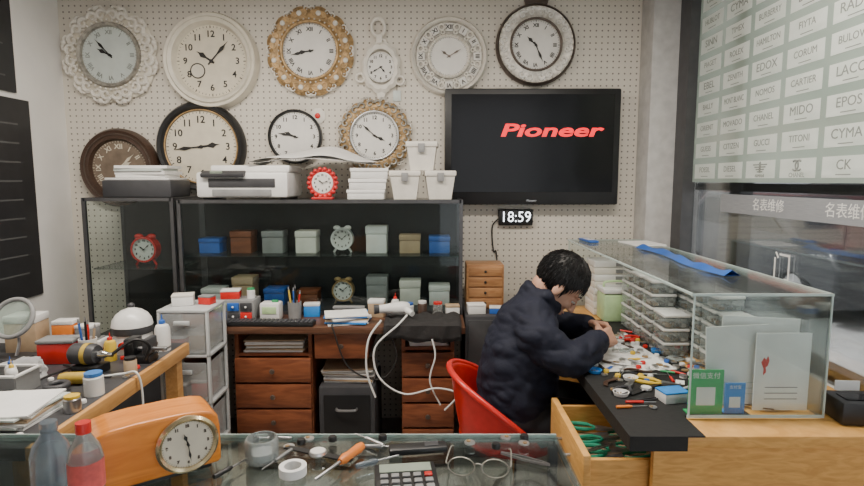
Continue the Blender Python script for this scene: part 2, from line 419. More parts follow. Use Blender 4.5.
# 1 white carved clock
t=wclock('white carved scrollwork wall clock with pale green dial, first of the top row',112,56);R=45*PXM
b=MB();b.lathe([(R*.66,0),(R*.96,0),(R*.98,.012),(R*.88,.022),(R*.75,.018),(R*.66,.03)],K['cream'],FR,160,16,.05,R*.8,closed=True);b.build('frame',t)
b=MB();volutes(b,12,R*.80,R*.115,.028,K['ivory'],.0,.4);volutes(b,12,R*.92,R*.085,.024,K['ivory'],.5,.42);beads(b,12,R*.99,R*.065,.02,K['ivory'],1,.5);beads(b,40,R*.71,R*.03,.032,K['ivory']);b.build('carving',t)
b=MB();b.lathe([(R*.58,.02),(R*.60,.04),(R*.66,.045),(R*.69,.02)],K['pewter'],FR,64,closed=True);b.build('bezel',t)
clock_core(t,R*.6,.022,K['dialgrn'],'roman',.78,.2,K['inkgrey'],K['ink'],(9,53))
# 2 cream round
t=wclock('large plain cream wall clock with big black numerals, second of the top row',213,62);R=45*PXM
b=MB();b.lathe([(R*.74,0),(R,0),(R,.03),(R*.96,.06),(R*.9,.055),(R*.87,.068),(R*.8,.06),(R*.76,.03),(R*.74,.02)],K['cream'],FR,80,closed=True);b.build('frame',t)
clock_core(t,R*.75,.022,K['dialcr'],'arabic',.74,.25,None,None,(10,7))
b=MB();b.lathe([(0,.024),(R*.15,.024),(R*.15,.022),(0,.022)],K['cream'],FR@Tr(-R*.3,-R*.2,0));b.torus(R*.15,R*.012,K['ink'],FR@Tr(-R*.3,-R*.2,.024),24,6);b.build('small_dial',t)
# 3 cream gold scalloped
t=wclock('cream and gold scalloped flower shaped wall clock, third of the top row',311,52);R=42*PXM
b=MB();b.lathe([(R*.62,0),(R*.95,0),(R*.98,.015),(R*.86,.04),(R*.72,.03),(R*.64,.045),(R*.62,.02)],K['gold'],FR,144,12,.08,R*.8,closed=True);b.build('frame',t)
b=MB();volutes(b,12,R*.80,R*.10,.036,K['gold'],.5,.26);volutes(b,12,R*.92,R*.065,.026,K['ivory'],.0,.3);beads(b,12,R*.84,R*.06,.042,K['ivory'],.5,.5);beads(b,36,R*.7,R*.022,.035,K['ivory']);b.build('petal_inlay',t)
b=MB();b.torus(R*.64,R*.035,K['gold'],FR@Tr(0,0,.045),64);b.build('bezel',t)
clock_core(t,R*.63,.024,K['dial'],'roman',.76,.2,None,None,(8,43))
# 4 pocket watch shape
t=wclock('small white pocket watch shaped wall clock hanging between two big round clocks',381,68);R=20*PXM
b=MB();b.lathe([(R*.68,0),(R*.98,0),(R*1.02,.02),(R*.88,.035),(R*.72,.03)],K['ivory'],FR@Sc(.92,1.18,1),96,12,.08,R*.8,closed=True);b.build('frame',t)
b=MB();b.torus(R*.32,R*.08,K['ivory'],FR@Tr(-R*.1,R*1.85,.02)@Sc(1,1.3,1),24);b.box((-R*.05,R*1.3,.02),(R*.3,R*.4,.03),K['ivory'],FR,bev=.004);b.build('bow',t)
b=MB();scrolls(b,3,R*1.10,R*.2,.02,K['ivory'],.3+.42,.3);b.prism([(-R*.3,-R*1.0),(R*.3,-R*1.0),(R*.12,-R*1.5),(-R*.12,-R*1.5)],.005,.02,K['ivory'],FR);b.build('scrollwork',t)
clock_core(t,R*.7,.022,K['dial'],'arabic',.74,.26,None,None,(4,40))
# 5 white skeleton ring
t=wclock('white openwork wall clock with numeral plates, left of the crowned clock',449,57);R=37*PXM
b=MB();b.lathe([(R*.88,0),(R,0),(R,.02),(R*.95,.04),(R*.90,.03),(R*.88,.015)],K['ivory'],FR,80,closed=True);b.build('frame',t)
b=MB();b.lathe([(R*.48,.004),(R*.88,.004),(R*.88,.008),(R*.48,.008)],K['pewter'],FR,64,closed=True);b.build('backing_ring',t)
for k in range(12):
    b=MB();b.box((0,R*.73,.014),(R*.2,R*.2,.012),K['dial'],FR@Rz(-2*PI*k/12),bev=.003);b.text(ROM[k],R*.15,K['ink'],FR@Rz(-2*PI*k/12)@Tr(0,R*.73,.0215),off=.0008);b.build('numeral_plate',t)
b=MB()
for k in range(12):
    a=2*PI*(k+.5)/12;b.torus(R*.075,R*.025,K['ivory'],FR@Tr(R*.76*cos(a),R*.76*sin(a),.014),12,6);b.torus(R*.045,R*.02,K['ivory'],FR@Tr(R*.63*cos(a),R*.63*sin(a),.014),12,6)
b.torus(R*.83,R*.015,K['ivory'],FR@Tr(0,0,.012),60,6);b.build('openwork',t)
b=MB();b.torus(R*.52,R*.04,K['ivory'],FR@Tr(0,0,.02),60);beads(b,36,R*.52,R*.022,.033,K['cream']);b.build('inner_bezel',t)
clock_core(t,R*.5,.018,K['dial'],'none',.7,.2,None,K['bronze'],(10,10))
# 6 crown
t=wclock('silver grey ornate wall clock with a crown on top above the television',535,46);R=38*PXM
b=MB();b.lathe([(R*.94,0),(R,0),(R,.03),(R*.96,.045),(R*.93,.03)],K['bronze'],FR,80,closed=True);b.build('frame',t)
b=MB();b.lathe([(R*.62,.02),(R*.94,.02),(R*.93,.040),(R*.8,.030),(R*.64,.04)],K['silv'],FR,80,closed=True);volutes(b,10,R*.77,R*.10,.036,K['dial'],0,.28);beads(b,40,R*.91,R*.022,.04,K['silv']);b.build('inlay_ring',t)
b=MB();b.prism([(-R*.26,R*.96),(-R*.3,R*1.1),(-R*.14,R*1.08),(-R*.1,R*1.2),(0,R*1.12),(.1*R,R*1.2),(R*.14,R*1.08),(R*.3,R*1.1),(R*.26,R*.96)],.005,.03,K['bronze'],FR);b.build('crown',t)
b=MB();b.torus(R*.63,R*.03,K['bronze'],FR@Tr(0,0,.04),60);b.build('bezel',t)
clock_core(t,R*.62,.022,K['dial'],'roman',.77,.2,None,None,(10,26))
# 7 dark brown
t=wclock('dark brown wooden wall clock half hidden behind papers beside the black framed clock',122,168);R=38*PXM
b=MB();b.lathe([(R*.7,0),(R,0),(R,.03),(R*.94,.055),(R*.84,.045),(R*.74,.05),(R*.7,.03)],K['brown'],FR,80,closed=True);b.torus(R*.85,R*.02,K['bronze'],FR@Tr(0,0,.047),64,6);b.build('frame',t)
clock_core(t,R*.71,.024,K['dialdk'],'roman',.76,.25,K['dialcr'],K['dialcr'],(2,8))
# 8 black framed
t=wclock('black framed wall clock with cream dial and large numerals above the printer',203,147);R=43*PXM
b=MB();b.lathe([(R*.8,0),(R,0),(R,.035),(R*.95,.055),(R*.88,.05),(R*.84,.03),(R*.8,.025)],K['black'],FR,80,closed=True);b.torus(R*.82,R*.018,K['gold'],FR@Tr(0,0,.03),60);b.build('frame',t)
clock_core(t,R*.81,.022,K['dialcr'],'arabic',.74,.27,None,None,(2,44),hscale=1.05)
# 9 thin black
t=wclock('small thin black rimmed wall clock with plain white dial',296,137);R=26*PXM
b=MB();b.lathe([(R*.9,0),(R,0),(R,.035),(R*.95,.04),(R*.9,.03)],K['black'],FR,64,closed=True);b.build('frame',t)
clock_core(t,R*.91,.022,K['dial'],'arabic',.78,.22,None,None,(9,47))
# 10 cream silver scroll frame
t=wclock('antique silver and cream scroll edged wall clock above the stacked white tubs',375,136);R=37*PXM
b=MB();b.lathe([(R*.6,0),(R*.93,0),(R*.95,.012),(R*.8,.03),(R*.66,.03),(R*.6,.02)],K['gold'],FR,144,16,.07,R*.75,closed=True);b.build('frame',t)
b=MB();volutes(b,12,R*.80,R*.10,.034,K['pewter'],0,.3);volutes(b,12,R*.94,R*.06,.024,K['silv'],.5,.3);beads(b,36,R*.68,R*.02,.04,K['silv']);b.build('scroll_inlay',t)
b=MB();b.torus(R*.62,R*.035,K['silver'],FR@Tr(0,0,.035),60);b.build('bezel',t)
clock_core(t,R*.61,.024,K['dial'],'arabic',.76,.22,None,None,(3,52))
p=PY(318,116,3.298);t=thing('charm','small round red and white charm hanging below the scalloped clock','charm',p)
b=MB();b.lathe([(0,.012),(.03,.01),(.045,.004),(.045,0),(0,0)],K['ivory'],FR,24,8,.1,.04);b.build('disc',t)
b=MB();b.sph((0,0,.014),(.016,.016,.006),K['red'],FR);b.build('centre_bead',t)
p=PY(397,96,3.298);b=MB();b.box((0,-.004,0),(.045,.003,.06),K['dialgrn'],bev=.001);b.tube([(0,-.004,.03),(0,-.002,.07)],.0015,K['ink']);solo('paper_tag',b,'small pale tag hanging on a string under the pocket watch clock','tag',p)
# ================= TV
p=PY(532.5,147,3.2);t=thing('television','large black flat television mounted on the pegboard wall','television',(p.x,3.298,p.z))
w2,h2=.495,.325
b=MB();b.box((0,-.05,0),(w2*2,.08,h2*2),K['black'],bev=.008);b.box((0,-.006,0),(.4,.011,.3),K['dgrey']);b.build('body',t)
b=MB();b.box((0,-.091,.02),(w2*2-.075,.004,h2*2-.105),K['screen']);b.build('screen',t)
b=MB();T=Tr(.098,-.094,.09)@FR
b.text('Pioneer',.098,K['tvred'],T,ext=.0006,shear=.2,off=.0028,sx=1.85)
b.build('screen_logo',t,'glowing red lettering')
b=MB();b.text('Pioneer',.018,K['silver'],Tr(0,-.0915,-.302)@FR,ext=.0004,shear=.2);b.build('brand_badge',t)
p=PY(515,217,3.298);t=thing('digital_clock','small black digital clock with glowing white digits under the television','clock',p)
b=MB();b.box((0,-.018,0),(.2,.03,.095),K['black'],bev=.006);b.build('case',t)
b=MB();b.text('18:59',.088,K['led'],Tr(0,-.0345,0)@FR,off=-.0006,sx=.93);b.build('digits',t)
b=MB();q=p
b.tube(spline([(q.x-.1,3.285,q.z-.01),(q.x-.135,3.288,q.z-.06),(q.x-.125,3.29,q.z-.2),(q.x-.11,3.288,1.03),(q.x-.1,3.28,.9)]),.004,K['ink']);solo('power_cord',b,'thin black cord hanging down the wall from the digital clock','cord')
# ================= LEFT WALL POSTERS
def poster(y0,y1,z0,z1,label,lines):
    t=thing('poster',label,'poster',(-2.1195,(y0+y1)/2,(z0+z1)/2))
    d=(y1-y0)/2;h=(z1-z0)/2
    b=MB();b.bx(0,.012,-d,d,-h,h,K['poster']);b.build('panel',t)
    b=MB()
    for k in range(lines):
        z=h*.75-k*(h*1.5/max(1,lines-1));wd=d*random.uniform(.35,.75);b.bx(.012,.0125,d*.75-2*wd*.9,d*.75,z-.004,z+.004,K['postertext'])
    b.build('print',t)
poster(2.35,2.91,1.89,2.5,'black poster high on the left wall above a larger dark poster',4)
poster(2.25,2.99,.84,1.86,'tall black poster with faint print low on the left wall',9)
# ================= BACK DESK
t=thing('desk','reddish brown wooden desk with drawers and dark top against the pegboard wall','desk',(0,0,0))
b=MB();b.bx(-1.32,.16,2.62,3.28,.715,.75,K['desktop'],bev=.004);b.build('desktop',t)
def ped(x0,x1,ztop,drs):
    b=MB();m=K['redwood']
    b.bx(x0,x0+.018,2.68,3.25,0,.715,m);b.bx(x1-.018,x1,2.68,3.25,0,.715,m);b.bx(x0,x1,3.23,3.25,0,.715,m);b.bx(x0+.018,x1-.018,2.68,3.23,.03,.05,m)
    b.bx(x0+.018,x1-.018,2.68,3.23,ztop,ztop+.015,m);b.build('pedestal',t)
    for z0,z1 in drs:
        b=MB();b.bx(x0+.004,x1-.004,2.655,2.678,z0+.003,z1-.003,m,bev=.003);b.bx(x0+.03,x1-.03,2.678,3.1,z0+.015,z1-.02,m);d=b.build('drawer',t)
        b=MB();b.lathe([(0,.022),(.011,.02),(.013,.014),(.006,.008),(.006,0),(0,0)],K['bronze'],Tr((x0+x1)/2,2.655,(z0+z1)/2)@FR,16);b.build('knob',d)
ped(-.97,-.59,.59,[(.46,.585),(.33,.455),(.20,.325),(.06,.195)])
ped(-.15,.11,.62,[(.49,.615),(.36,.485),(.23,.355),(.06,.225)])
b=MB();b.bx(-.572,-.31,2.65,3.1,.585,.712,K['redwood'],bev=.003);d=b.build('drawer',t)
b=MB();b.lathe([(0,.022),(.011,.02),(.013,.014),(.006,.008),(.006,0),(0,0)],K['bronze'],Tr(-.44,2.65,.65)@FR,16);b.build('knob',d)
b=MB();b.bx(-1.3,-1.27,2.66,3.25,0,.715,K['redwood']);b.build('end_panel',t)
def papers(label,x,y,z,w,d,n,rz=0,th=.008,name='paper_stack',cat='papers',ms=None,tw=.06):
    b=MB();zz=0;ms=ms or [K['paper']]
    for k in range(n):
        h=th*random.uniform(.6,1.3);b.box((random.uniform(-.008,.008),random.uniform(-.008,.008),zz+h/2),(w*random.uniform(.92,1),d*random.uniform(.92,1),h-.0006),ms[k%len(ms)],R=Rz(random.uniform(-tw,tw)));zz+=h
    return solo(name,b,label,cat,(x,y,z),rz)
papers('stack of white papers in the open shelf above the left desk drawers',-.78,2.80,.606,.3,.22,8,ms=[K['paper'],K['tan'],K['paper']])
papers('pale flat papers in the gap above the right desk drawers',-.02,2.79,.636,.2,.2,5)
t=thing('safe_box','black metal box with a handle standing on the floor under the desk','box',(-.42,2.66,0))
b=MB();b.bx(-.14,.14,0,.34,.02,.44,K['dgrey'],bev=.012);b.build('body',t)
b=MB();b.bx(-.115,.115,-.008,0,.06,.40,K['black'],bev=.003);d=b.build('front_panel',t)
b=MB();b.tube(spline([(-.05,-.008,.33),(-.04,-.03,.33),(.04,-.03,.33),(.05,-.008,.33)]),.006,K['steel']);b.build('handle',d)
for x in (-.11,.11):
    for y in (.03,.31):
        b=MB();b.lathe([(0,0),(.02,0),(.02,.021),(0,.021)],K['black'],Tr(x,y,0));b.build('foot',t)
papers('loose white sheets and catalogues piled on the black box under the desk',-.42,2.80,.441,.26,.2,10,ms=[K['paper'],K['tan'],K['paper'],K['grey']],tw=.15)
# ================= SHOWCASES
def showcase(label,x0,x1,y0,y1,z0,z1,shelf,base=None):
    t=thing('display_cabinet',label,'cabinet',(0,0,0));e=.009
    b=MB()
    for x in (x0,x1):
        for y in (y0,y1):b.box((x,y,(z0+z1)/2),(e*2,e*2,z1-z0),K['alu'])
    for z in (z0+e,z1-e):
        for y in (y0,y1):b.box(((x0+x1)/2,y,z),(x1-x0,e*2,e*2),K['alu'])
        for x in (x0,x1):b.box((x,(y0+y1)/2,z),(e*2,y1-y0,e*2),K['alu'])
    b.build('frame',t)
    b=MB();b.bx(x0,x1,y1-.006,y1,z0,z1,K['poster']);b.bx(x0,x1,y0,y1,z0+.001,z0+.02,K['dgrey']);b.build('back_panel',t)
    b=MB();b.bx(x0+e,x1-e,y0-.002,y0+.003,z0+.02,z1-.018,K['countglass']);b.build('front_glass',t)
    b=MB();b.bx(x0+e,x1-e,y0+e,y1-e,z1-.006,z1,K['caseglass']);b.build('top_glass',t)
    b=MB();b.bx(x0+e,x1-e,y0+.03,y1-.02,shelf,shelf+.006,K['caseglass']);b.build('shelf',t)
    if base:
        b=MB();b.bx(x0,x1,y0,y1,0,z0,K['dgrey']);b.build('base_cupboard',t)
    return t
showcase('long low glass display cabinet standing on the wooden desk under the printer',-1.3,.15,2.88,3.19,.751,1.35,1.05)
showcase('tall narrow glass display cabinet in the back left corner',-1.8,-1.345,2.9,3.26,.6,1.36,.98,True)
cols=[K['white'],K['tan'],K['blue'],K['redwood'],K['grey'],K['ivory']]
for k,x in enumerate([-1.2,-1.03,-.86,-.68,-.3,-.12,.04]):
    for lv,z in enumerate((.772,1.057)):
        h=random.uniform(.08,.16);nm=['white','tan','blue','brown','grey','ivory'][(k+lv*2)%6]
        t=thing('watch_box','%s gift box, %s from left on %s shelf of the long glass cabinet'%(nm,['first','second','third','fourth','fifth','sixth','seventh'][k],'lower' if lv==0 else 'upper'),'box',(x,3.05,z))
        m=cols[(k+lv*2)%6];b=MB();b.box((0,0,h*.35),(.11,.11,h*.7),m,bev=.003);b.build('base',t)
        b=MB();b.box((0,0,h*.85),(.116,.116,h*.3-.002),m,bev=.004);b.build('lid',t)
def alarm(label,x,y,z,r,m):
    t=thing('alarm_clock',label,'clock',(x,y,z));T=Tr(0,0,r*1.25)@FR
    b=MB();b.lathe([(r*.85,.03),(r,.03),(r,-.03),(0,-.03)],m,T,32);b.build('case',t)
    clock_core(t,r*.9,.02,K['dial'],'arabic',.76,.24,tm=(10,8),T=T,track=False)
    for s in (-1,1):
        b=MB();b.tube([(s*r*.5,0,r*.5),(s*r*.8,0,0)],.006,m);b.build('foot',t)
        b=MB();b.sph((s*r*.5,0,r*2.25),(r*.33,r*.3,r*.22),m);b.build('bell',t)
alarm('twin bell brass alarm clock inside the long glass cabinet',-.49,3.05,.772,.06,K['gold'])
alarm('twin bell white alarm clock on the upper shelf of the long glass cabinet',-.49,3.05,1.057,.06,K['white'])
alarm('twin bell red alarm clock inside the narrow corner cabinet',-1.57,3.05,.987,.07,K['red'])
t=thing('printer','white laser printer with dark grey trim on the long glass cabinet','printer',(-.97,3.03,1.351))
b=MB();b.box((0,0,.075),(.47,.32,.13),K['white'],bev=.015);b.build('body',t)
for s in (-1,1):
    b=MB();b.box((s*.2,0,.006),(.03,.25,.012),K['black']);b.build('foot',t)
b=MB();b.box((.03,.02,.158),(.41,.27,.036),K['white'],bev=.01);b.build('scanner_lid',t)
b=MB();b.box((0,-.158,.085),(.34,.014,.045),K['dgrey'],bev=.003);b.build('output_slot',t)
b=MB();b.box((-.09,-.165,.13),(.22,.05,.02),K['dgrey'],bev=.004,R=Rx(.4));d=b.build('control_panel',t)
b=MB();b.box((-.12,-.181,.138),(.06,.01,.012),K['lcd'],R=Rx(.4));b.build('display',d)
b=MB();b.box((0,-.162,.035),(.30,.012,.035),K['grey'],bev=.003);b.build('paper_tray',t)
zz=1.351
for k,(h,l) in enumerate([(.05,'lowest'),(.055,'second'),(.055,'topmost')]):
    t=thing('carton','flat white carton, %s in the short stack beside the red ringed clock'%l,'box',(-.345+.006*k,3.0,zz),.05*k)
    b=MB();b.box((0,0,h*.35),(.19,.16,h*.7),K['white'],bev=.002);b.build('base',t)
    b=MB();b.box((0,0,h*.83),(.198,.168,h*.33),K['paper'],bev=.002);b.build('lid',t);zz+=h+.0008
b=MB();n=14;pts=[]
for i in range(n+1):
    for j in range(5):
        u=i/n;pts.append((-.95+.66*u,2.9+.28*j/4,1.53+.09*sin(PI*u)*(.3+.7*j/4)+.003*sin(5*u+j)))
fs=[(i*5+j,i*5+j+1,i*5+j+6,i*5+j+5) for i in range(n) for j in range(4)]
b.add(pts,fs,K['paper']);b.add([(x,y,z+.012+.008*sin(x*20)) for x,y,z in pts],fs,K['paper'])
solo('paper_sheets',b,'large curling white paper sheets lying across the printer and cartons','papers')
b=MB();b.box((0,0,.045),(.36,.24,.09),K['dgrey'],bev=.008);b.box((0,0,.096),(.34,.22,.012),K['white'],bev=.003);solo('storage_case',b,'dark flat case with white lid on the corner cabinet left of the printer','box',(-1.54,3.05,1.361))
papers('pile of white leaflets and pads on the dark flat case in the corner',-1.53,3.04,1.464,.27,.2,4,th=.014,ms=[K['paper'],K['white'],K['dialgrn']])
t=thing('table_clock','small standing clock ringed with red beads beside the printer','clock',(-.57,2.94,1.351));T=Tr(0,0,.085)@FR
b=MB();b.torus(.062,.011,K['redbead'],T,48)
for k in range(18):
    a=2*PI*k/18;b.sph((.071*cos(a),.071*sin(a),.006),.0125,K['redbead'],T,u=10,v=6)
b.build('bead_ring',t)
b=MB();b.lathe([(0,-.02),(.06,-.02),(.06,.008),(0,.008)],K['white'],T,40);b.build('case',t)
b=MB();b.box((0,0,.006),(.11,.07,.012),K['redbead'],bev=.003);b.build('base',t)
clock_core(t,.053,.012,K['dial'],'arabic',.76,.24,tm=(10,12),T=T,track=False)
def cup(label,x,y,z,rz=0):
    t=thing('storage_tub',label,'tub',(x,y,z),rz)
    def fr(w0,w1,z0,z1,m,bm):
        bm.add([(-w0,-w0,z0),(w0,-w0,z0),(w0,w0,z0),(-w0,w0,z0),(-w1,-w1,z1),(w1,-w1,z1),(w1,w1,z1),(-w1,w1,z1)],[(3,2,1,0),(4,5,6,7),(0,1,5,4),(1,2,6,5),(2,3,7,6),(3,0,4,7)],m)
    b=MB();fr(.058,.075,0,.12,K['ivory'],b);b.build('tub',t)
    b=MB();b.box((0,0,.134),(.164,.164,.028),K['ivory'],bev=.006);b.build('lid',t)
    b=MB();b.box((0,-.083,.115),(.035,.012,.045),K['grey'],bev=.003);b.build('clip',t)
cup('white lidded plastic tub, left of the lower pair on the glass cabinet',-.14,2.98,1.351)
cup('white lidded plastic tub, right of the lower pair on the glass cabinet',.04,2.98,1.351,.05)
cup('white lidded plastic tub stacked on top of two others',-.05,2.98,1.5,-.05)
# ================= DESKTOP ITEMS
DT=.751
def small_box(name,label,x,y,z,w,d,h,m,ml,rz=0):
    t=thing(name,label,'box',(x,y,z),rz)
    b=MB();b.box((0,0,h*.4),(w,d,h*.8),m,bev=.002);b.build('base',t)
    b=MB();b.box((0,0,h*.9),(w*1.03,d*1.03,h*.2),ml,bev=.002);b.build('lid',t);return t
def pen_cup(label,x,y,z,r,h,m,pens):
    t=thing('tool_cup',label,'cup',(x,y,z))
    b=MB();b.lathe([(0,0),(r,0),(r*1.08,h),(r*.98,h),(r*.92,.006),(0,.006)],m,None,24);b.build('cup',t)
    for k,(pm,col) in enumerate(pens):
        a=2*PI*k/len(pens)+.4;q=thing('pen','%s pen or brush standing in the %s'%(col,label.split(' on ')[0].split(' at ')[0].split(' behind ')[0]),'pen',(x,y,z+.008))
        b=MB();b.tube([(r*.35*cos(a),r*.35*sin(a),0),(r*.85*cos(a),r*.85*sin(a),h+.03+.012*k)],.0045,pm);b.build('barrel',q)
        b=MB();b.tube([(r*.85*cos(a),r*.85*sin(a),h+.03+.012*k),(r*.93*cos(a),r*.93*sin(a),h+.048+.012*k)],[.0045,.002],K['steel']);b.build('tip',q)
    return t
def jar(name,label,x,y,z,r,h,m,lid,cat='jar'):
    t=thing(name,label,cat,(x,y,z))
    b=MB();b.lathe([(0,0),(r,0),(r,h*.78),(r*.85,h*.85),(0,h*.85)],m,None,28);b.build('body',t)
    b=MB();b.lathe([(0,h*.85),(r*.9,h*.85),(r*.9,h),(0,h)],lid,None,28);b.build('lid',t)
    return t
def spray(label,x,y,z,r,h,m,cap):
    t=thing('squeeze_bottle',label,'bottle',(x,y,z))
    b=MB();b.lathe([(0,0),(r,0),(r,h*.6),(r*.8,h*.7),(r*.35,h*.75),(0,h*.75)],m,None,24);b.build('body',t)
    b=MB();b.lathe([(0,h*.75),(r*.45,h*.75),(r*.4,h*.83),(r*.12,h*.86),(r*.06,h),(0,h)],cap,None,20);b.build('nozzle',t)
def cord(label,pts,r,m,name='power_cord'):
    b=MB();b.tube(spline(pts,10),r,m);return solo(name,b,label,'cord')
t=thing('parts_organizer','grey organizer with blue and red little drawers at the left of the desktop','organizer',(-.98,2.77,DT))
b=MB();b.box((0,0,.055),(.2,.12,.11),K['grey'],bev=.004);b.build('body',t)
for i in range(2):
    for j in range(3):
        m=[K['blue'],K['dgrey'],K['red'],K['pgreen'],K['blue'],K['dgrey']][i*3+j]
        b=MB();b.box((-.063+.063*j,-.063,.03+.048*i),(.056,.012,.04),m,bev=.003);d=b.build('drawer',t)
        b=MB();b.sph((-.063+.063*j,-.071,.03+.048*i),.006,K['white'],u=8,v=6);b.build('knob',d)
small_box('carton','small red and white carton on top of the parts organizer',-1.01,2.77,DT+.1105,.09,.07,.045,K['red'],K['white'],.15)
jar('jar','little green topped jar on the right of the parts organizer top',-.91,2.77,DT+.1105,.02,.05,K['white'],K['green'])
t=thing('timer','small white box with green display beside the parts organizer','timer',(-.81,2.77,DT))
b=MB();b.box((0,0,.045),(.1,.08,.09),K['white'],bev=.01);b.build('case',t)
b=MB();b.box((0,-.041,.055),(.07,.004,.035),K['pgreen'],bev=.001);b.build('display',t)
b=MB();b.box((.02,0,.095),(.03,.02,.01),K['green'],bev=.002);b.build('button',t)
t=thing('keyboard','black computer keyboard at the front edge of the wooden desk','keyboard',(-.79,2.662,DT),-.02)
b=MB();b.box((0,.0,.009),(.44,.075,.018),K['black'],bev=.004);b.build('base',t)
b=MB()
for i in range(4):
    for j in range(20):b.box((-.205+.0216*j,-.026+.0175*i,.021),(.017,.014,.006),K['dgrey'],bev=.002)
b.build('keys',t)
papers('blue and white leaflets spread on the desk in front of the glass cabinet',-.42,2.725,DT,.21,.15,7,th=.006,rz=.2,ms=[K['paper'],K['sky'],K['paper'],K['tan']],tw=.35)
pen_cup('grey tool cup on the desk behind the keyboard',-.70,2.80,DT,.032,.085,K['grey'],[(K['red'],'red'),(K['blue'],'blue'),(K['yellow'],'yellow'),(K['black'],'black')])
small_box('carton','small sky blue carton right of the grey tool cup',-.62,2.84,DT,.08,.05,.07,K['sky'],K['white'],.1)
small_box('carton','small tan carton with white lid leaning by the hair dryer cable',-.285,2.835,DT,.08,.06,.09,K['tan'],K['white'],-.1)
small_box('carton','dark flat carton behind the blue and white leaflets',-.43,2.85,DT,.16,.04,.05,K['dgrey'],K['grey'],0)
spray('white squeeze bottle with red nozzle behind the hair dryer',-.19,2.845,DT,.022,.12,K['white'],K['red'])
jar('jar','white cream jar with blue lid behind the dark cloth',-.12,2.84,DT,.026,.07,K['white'],K['blue'])
jar('jar','brown medicine jar with white lid behind the dark cloth',-.05,2.84,DT,.024,.08,K['brown'],K['white'])
jar('jar','red lidded clear jar at the right end of the desk',.03,2.84,DT,.026,.075,K['frostb'],K['red'])
small_box('carton','small white carton at the right end of the wooden desk',.105,2.845,DT,.07,.05,.06,K['white'],K['tan'],.1)
b=MB();n=24;pts=[]
for i in range(n+1):
    for j in range(13):
        x=-.23+.37*i/n;s=j/12
        if s<.74:q=(x,2.80-.20*s/.74,.757+.03*abs(noise.noise((x*14,s*6,0)))+.008)
        else:q=(x,2.60-.015*noise.noise((x*20,s*3,2))-.006,.765-.075*(s-.74)/.26*(1+.4*noise.noise((x*9,0,5))))
        pts.append(q)
b.add(pts,[(i*13+j,i*13+j+1,i*13+j+14,i*13+j+13) for i in range(n) for j in range(12)],K['dcloth'])
o=solo('cloth',b,'crumpled dark cloth draped over the right front of the wooden desk','cloth')
md=o.modifiers.new('s','SOLIDIFY');md.thickness=.004
t=thing('hair_dryer','white hair dryer resting on the dark cloth on the desk','hair dryer',(-.19,2.71,.788),.25);t.scale=(.8,.8,.8)
b=MB();b.lathe([(0,.1),(.025,.1),(.036,.085),(.04,.05),(.036,0),(.028,-.05),(.026,-.09),(.02,-.09),(.02,-.02),(0,-.02)],K['white'],Tr(0,0,.042)@Ry(PI/2),28);b.build('barrel',t)
b=MB();b.tube(spline([(.05,0,.05),(.075,-.03,.035),(.10,-.09,.022)]),[.02]*12+[.017]*5,K['white'],seg=12);b.build('handle',t)
b=MB();b.lathe([(.0,-.09),(.027,-.09),(.03,-.12),(.0,-.12)],K['dgrey'],Tr(0,0,.042)@Ry(PI/2)@Sc(1,.6,1),24);b.build('nozzle',t)
cord('long white cord looping down in front of the right desk drawers',[(-.12,2.64,.805),(-.16,2.59,.77),(-.27,2.575,.66),(-.25,2.57,.52),(-.13,2.565,.44),(.02,2.56,.47),(.12,2.56,.44),(.06,2.565,.36)],.0045,K['cord'])
cord('thin white cable hanging over the desk edge beside the middle drawer',[(-.24,2.60,.79),(-.30,2.58,.70),(-.31,2.575,.55),(-.27,2.575,.42)],.005,K['cord'])
cord('black cable hanging in a slack loop across the middle desk drawer',[(-.48,2.64,.757),(-.47,2.605,.74),(-.40,2.60,.56),(-.25,2.598,.50),(-.17,2.60,.60),(-.20,2.61,.72)],.004,K['ink'])
cord('second white cable hanging straight down at the right desk drawers',[(.0,2.592,.70),(.015,2.58,.62),(-.01,2.575,.5),(.04,2.58,.38)],.004,K['cord'])
t=thing('side_cabinet','low dark side cabinet between the wooden desk and the red chair','cabinet',(.285,3.03,0))
b=MB();b.box((0,0,.38),(.23,.46,.76),K['dgrey'],bev=.005);b.build('body',t)
b=MB();b.box((0,-.235,.4),(.2,.012,.68),K['alu'],bev=.003);b.build('door',t)
t=thing('drawer_box','small wooden chest of four little drawers by the wall','chest',(.285,3.04,.761))
b=MB();b.box((0,0,.12),(.2,.17,.24),K['boxwood'],bev=.004);b.build('body',t)
for k in range(4):
    b=MB();b.box((0,-.087,.034+.057*k),(.178,.012,.05),K['boxwood'],bev=.003);d=b.build('drawer',t)
    b=MB();b.sph((0,-.097,.034+.057*k),.007,K['ink'],u=10,v=6);b.build('knob',d)
small_box('carton','small white carton in front of the wooden chest of drawers',.23,2.87,.761,.09,.07,.05,K['white'],K['paper'],.1)
small_box('carton','flat blue carton in front of the wooden chest of drawers',.335,2.87,.761,.07,.06,.035,K['blue'],K['white'],-.1)
